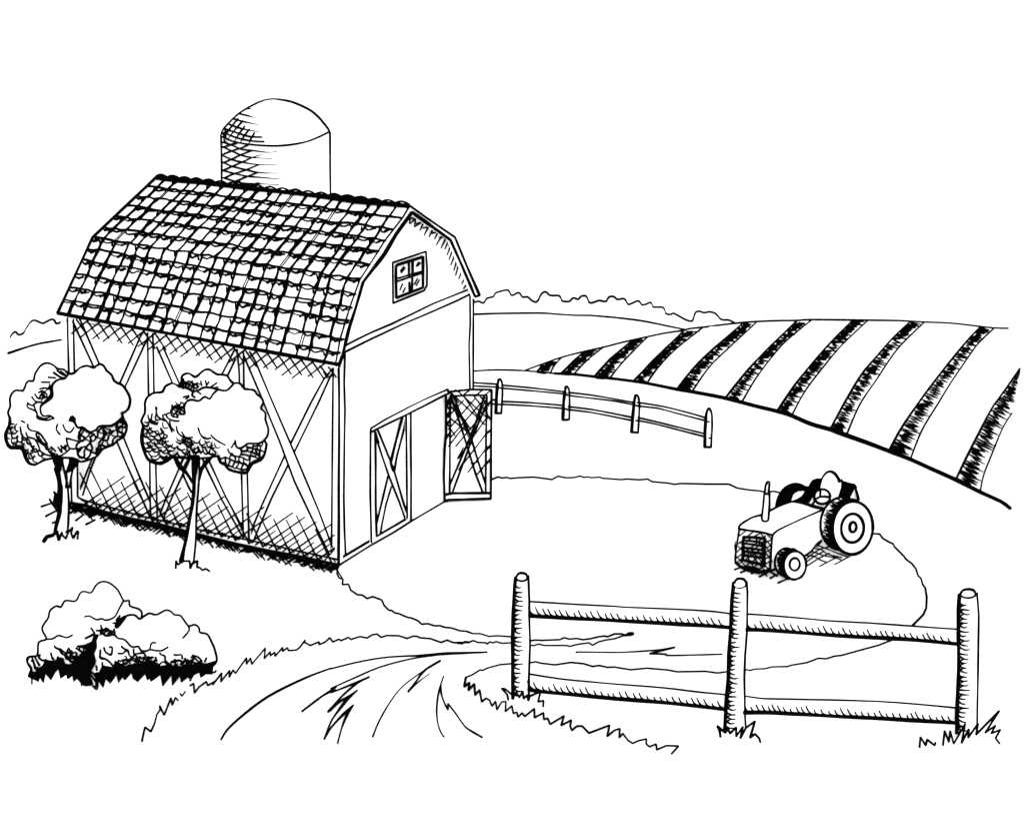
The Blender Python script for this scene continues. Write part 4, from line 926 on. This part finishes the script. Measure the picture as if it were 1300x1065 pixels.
# ================================================================ TRACTOR
fa = unp(1007, 735.5); rb = unp(1086, 703.5); hd = (fa-rb).normalized(); inw = Vector((-hd.y, hd.x, 0)); inw = inw if inw.y > 0 else -inw
TW = lambda off, o=0.0: psurf(fa+inw*off, inw, o)
TF = lambda p, o=0.0: psurf(p, hd, o)
tr = thing('tractor', 'old farm tractor with big rear wheels and dark grille parked in the yard', 'tractor', (fa+rb)/2)
def ell(cx, cy, ax, ay, n=40, tilt=0.0, a0=0, a1=360):
    out = []
    for k in range(n+1):
        t = R(a0+(a1-a0)*k/n); x, y = ax*math.cos(t), ay*math.sin(t); out.append((cx+x*math.cos(tilt)-y*math.sin(tilt), cy+x*math.sin(tilt)+y*math.cos(tilt)))
    return out
def wheel(cx, cy, ax, ay, wd, rims, tilt, wo, shift=0.0, sliver=None, label=None, treadblack=False, ticks=0, k=1.0):
    w_ = bpy.data.objects.new('wheel', None); COL.objects.link(w_); w_.location = TW(0)(cx, cy)+inw*shift; w_.parent = tr; w_.matrix_parent_inverse = tr.matrix_world.inverted(); w_.empty_display_size = .1
    if label: w_['label'] = label
    bpy.context.view_layer.update()
    E_ = ell(cx, cy, ax*k, ay*k, 40, tilt)[:-1]; sh_ = inw*shift
    g = M(); fr_ = [TW(0)(*p)+sh_ for p in E_]; g.prism(fr_, inw*wd, 1 if sliver else 0, 1 if treadblack else 0)
    t3 = lambda off: (lambda u, v: toward(TW(0)(u, v)+sh_, off))
    g.line(ell(cx, cy, ax*k, ay*k, 40, tilt), wo, t3(.02))
    back = [p+inw*wd for p in fr_]
    g.line3([toward(p, .01) for p in back+[back[0]]], 2.4)
    c3 = sum(fr_, Vector())/len(fr_)
    if ticks:
        for j in range(ticks):
            a = 115+165*j/ticks
            q = ell(cx, cy, ax*k, ay*k, 1, tilt, a, a)[0]; p = TW(0)(*q)+sh_; out = (p-c3).normalized()*.01
            f1 = random.uniform(.45, .95)
            g.line3([p+out, p+out+inw*wd*f1*.5+zz*random.uniform(-.02, .02), p+out+inw*wd*f1], [random.uniform(2.4, 3.4), 1.8, 1.0])
            if random.random() < .4: g.line3([p+out, p+out*2+inw*wd*.35], 4)
    g.build('tyre', w_)
    g = M(); r0 = rims[0]
    g.prism([TW(0)(*p)+sh_-inw*.02 for p in ell(*r0[:4], 32, tilt)[:-1]], inw*.02)
    if sliver: g = M(); g.prism([onp(*p, fa+sh_-inw*.03, inw) for p in sliver], inw*.02)
    for rx in ([] if sliver else rims): g.line(ell(*rx[:4], 32, tilt), rx[4], (lambda u, v: toward(TW(0)(u, v)+sh_, .045)))
    g.build('rim', w_)
    return w_
wheel(1082.6, 669.5, 25.6, 33.6, .32, [(1082.4, 669.8, 14.3, 18.3, 3.3), (1083, 668.5, 4.2, 6.4, 3.4)], .08, 3.4, ticks=44, label='large right rear wheel with treaded tyre')
wheel(1009.3, 717, 14.2, 18.0, .24, [(1009, 715.6, 6.4, 7.9, 2.6)], .08, 2.6, ticks=44, label='small right front wheel')
w3 = wheel(1082.6, 669.5, 25.6, 33.6, .26, [(1082.4, 669.8, 14.3, 18.3, 2.5)], .08, 2.6, shift=1.30, sliver=Z(990, 600, 8.88, [140,310,160,250,185,225,220,208,275,205,260,235,240,260,190,290]), label='far rear wheel, mostly hidden behind the hood', treadblack=True, k=.95)
w4 = wheel(1009.3, 717, 14.2, 18.0, .2, [(1009, 715.6, 6.4, 7.9, 2.0)], .08, 1.5, shift=1.2, label='far front wheel, hidden behind the body', treadblack=True, k=.72)
# hood / body
HO = .40
near = P2([976,723.5,979.7,690,980.8,679.2,983,676,987.7,672.3,997,667.7,1018.5,657.7,1043,647,1047.7,646,1056,648.5,1056,680,1043,685.4,1037,690,1030.8,699,1024.6,703.8,1010,712,986,721.5])
wd = [.94,.94,.94,.94,.93,.91,.84,.71,.68,.68,.7,.7,.74,.8,.85,.9,.94]
g = M(); N3 = [TW(HO)(*p) for p in near]; F3 = [p+inw*w_ for p, w_ in zip(N3, wd)]
tri = geometry.tessellate_polygon([[Vector((x, -y, 0)) for x, y in near]]); i = len(g.v); n = len(near)
g.v += [tuple(p) for p in N3]+[tuple(p) for p in F3]
for t in tri: g.f.append(tuple(i+k for k in t)); g.m.append(0); g.f.append(tuple(i+n+k for k in reversed(t))); g.m.append(0)
for k in range(n): g.f.append((i+k, i+(k+1) % n, i+n+(k+1) % n, i+n+k)); g.m.append(0)
sH = TW(HO, .02)
g.line(P2([977.5,724,979.7,690,980.8,679.2]), [3, 2.2, 2.2], sH)
g.line(P2([980.8,679.2,983,676,987.7,672.3,997,667.7,1018.5,657.7,1043,647,1047.7,646,1053,648]), [2.2, 1.9, 1.8, 1.8, 2], sH)
g.line(P2([977,724.2,981,723,988,720]), [4, 2.4], sH); g.line(P2([1022,704.5,1027,701.5,1031,698,1037,690,1043,685.4]), 2.2, sH, sm=2)
ztop = N3[6].z
Hf = N3[0]; sF = TF(Hf, .02)
g.line(Z(920, 590, 6.5, [115,520,120,535,110,600,95,680,88,760,88,805]), 2.3, sF); g.line(Z(920, 590, 6.5, [88,805,130,835,200,865,280,882,375,872]), [2.6, 4, 4.5, 3], sF)
g.line(Z(920, 590, 6.5, [118,525,200,538,280,548,340,560,392,576]), 2.6, sF)
sT = zsurf(N3[4].z, .03)
g.line(Z(920, 590, 6.5, [115,520,130,490,190,450,240,425,305,410]), 2.4, TF(Hf, .03), sm=2)
g.line(Z(920, 590, 6.5, [365,378,410,355,450,335,520,310,570,300,640,310,720,335,780,350,850,360]), [2.6, 2.4, 2.2, 3, 3.4, 3], zsurf(N3[7].z, .05), sm=2)
g.build('hood', tr)
g = M(); G = TF(Hf, .03)
zs = lambda f: Z(925, 640, 10.65, f)
g.prism([TF(Hf, .02)(*p) for p in zs([190,430,500,450,505,830,185,760])], -hd*.02)
sG = TF(Hf, .05)
g.line(zs([200,435,195,600,190,750]), [3, 3.6, 3.8], sG); g.line(zs([490,450,478,600,475,830]), [3, 5, 5], sG); g.line(zs([195,437,330,440,500,460]), 3, sG); g.line(zs([190,745,300,775,480,815]), [3, 4, 3.4], sG)
for y in (490, 535, 590, 640, 695):
    g.line(zs([205,y-10,300,y,400,y+14,470,y+28]), random.uniform(2.2, 3.0), sG, sm=2)
for q in ([150,420,230,355],[130,530,240,440,330,370],[115,640,210,540,290,460,430,385],[105,720,200,650,330,560,500,420],[110,780,230,690,400,560,590,470],[130,800,300,700,440,600,585,550],[200,850,330,760,500,640,590,590],[290,880,420,790,560,690],[380,900,480,820,570,750],[470,900,560,850],
          [440,395,590,580],[360,450,590,770],[520,400,590,470],[130,560,250,700,330,830],[105,700,200,800,260,880],[210,560,330,700,450,850,500,900],[100,770,180,840],[300,600,420,740,560,890],[500,560,580,680],[150,500,200,560]):
    g.line(zs(q), 1.2, sG)
g.fill(zs([230,830,330,840,420,870,400,900,300,890,240,860]), sG)
g.build('grille', tr)
# exhaust pipe
P = unp(971.5, 659, N3[6].z-.02)
g = M(); flat, fs = limb(g, P2([970.2,626,969,640,967,657]), P2([977,626,977,640,975.8,657]), P, wl=2.3, wr=2.4)
limb(g, P2([973.5,612.5,971.8,616,970.8,626]), P2([977,612,976.6,618,976,626]), P, wl=2.6, wr=2.6)
g.line(P2([967,657,968,660,971.5,661.3,975,660,975.8,657]), 2.2, fs, sm=2); g.line(P2([970.8,626,976,626.5]), 2.8, fs); g.line(P2([973,612,975,610.8,977.3,611.5]), 2.4, fs)
g.build('exhaust_pipe', tr)
# seat, fenders, steering wheel
mid = rb+inw*.85
ps_ = mid+hd*.15
seat = Z(920, 590, 6.5, [780,200,785,160,805,105,835,65,870,50,905,65,935,110,934,190,910,270,850,352,760,348,690,322,740,250])
g = M(); g.prism([TF(ps_)(*p) for p in seat], -hd*.10)
s1 = TF(ps_, .03)
g.line(Z(920, 590, 6.5, [782,190,787,160,805,105,835,65,870,50,905,65,930,95,950,135]), [2.2, 2.2, 2.4, 3.4, 4.4], s1, sm=3)
g.build('seat', tr)
pf = mid-hd*.12
g = M(); q = Z(920, 590, 6.5, [570,300,610,262,650,220,685,185,700,150,722,120,745,113,800,113,830,200,800,340,700,325,620,308])
g.prism([TF(pf)(*p) for p in q], -hd*.08, 1)
o = g.build('fender', tr); o['label'] = 'far black fender behind the seat'
g = M(); q = Z(920, 590, 6.5, [900,90,935,100,960,135,1010,150,1058,160,1076,190,1030,278,1060,330,960,420,850,375,830,340])
g.prism([TF(pf)(*p) for p in q], -hd*.08, 1)
g.prism([TF(pf+hd*.02)(*p) for p in Z(920, 590, 6.5, [1070,200,1098,290,1030,282])], -hd*.02, 0)
g.line(Z(920, 590, 6.5, [1050,158,1072,175,1090,225,1105,285]), 3.4, TF(pf, .06), sm=2)
g.line(Z(920, 590, 6.5, [1030,282,1070,285,1105,290]), 2.4, TF(pf, .06))
o = g.build('fender', tr); o['label'] = 'near black fender above the large rear wheel'
pw = mid+hd*.55
g = M(); s1 = TF(pw, 0)
g.line(ell(1043.8, 629.8, 10.2, 9.4, 28), 2.8, s1); g.line(Z(920, 590, 6.5, [790,205,788,260,735,285]), 2.6, s1); g.line(Z(920, 590, 6.5, [788,260,830,258,868,265]), 2.6, s1)
g.line(Z(920, 590, 6.5, [745,290,725,325]), 2.4, s1)
g.build('steering_wheel', tr)
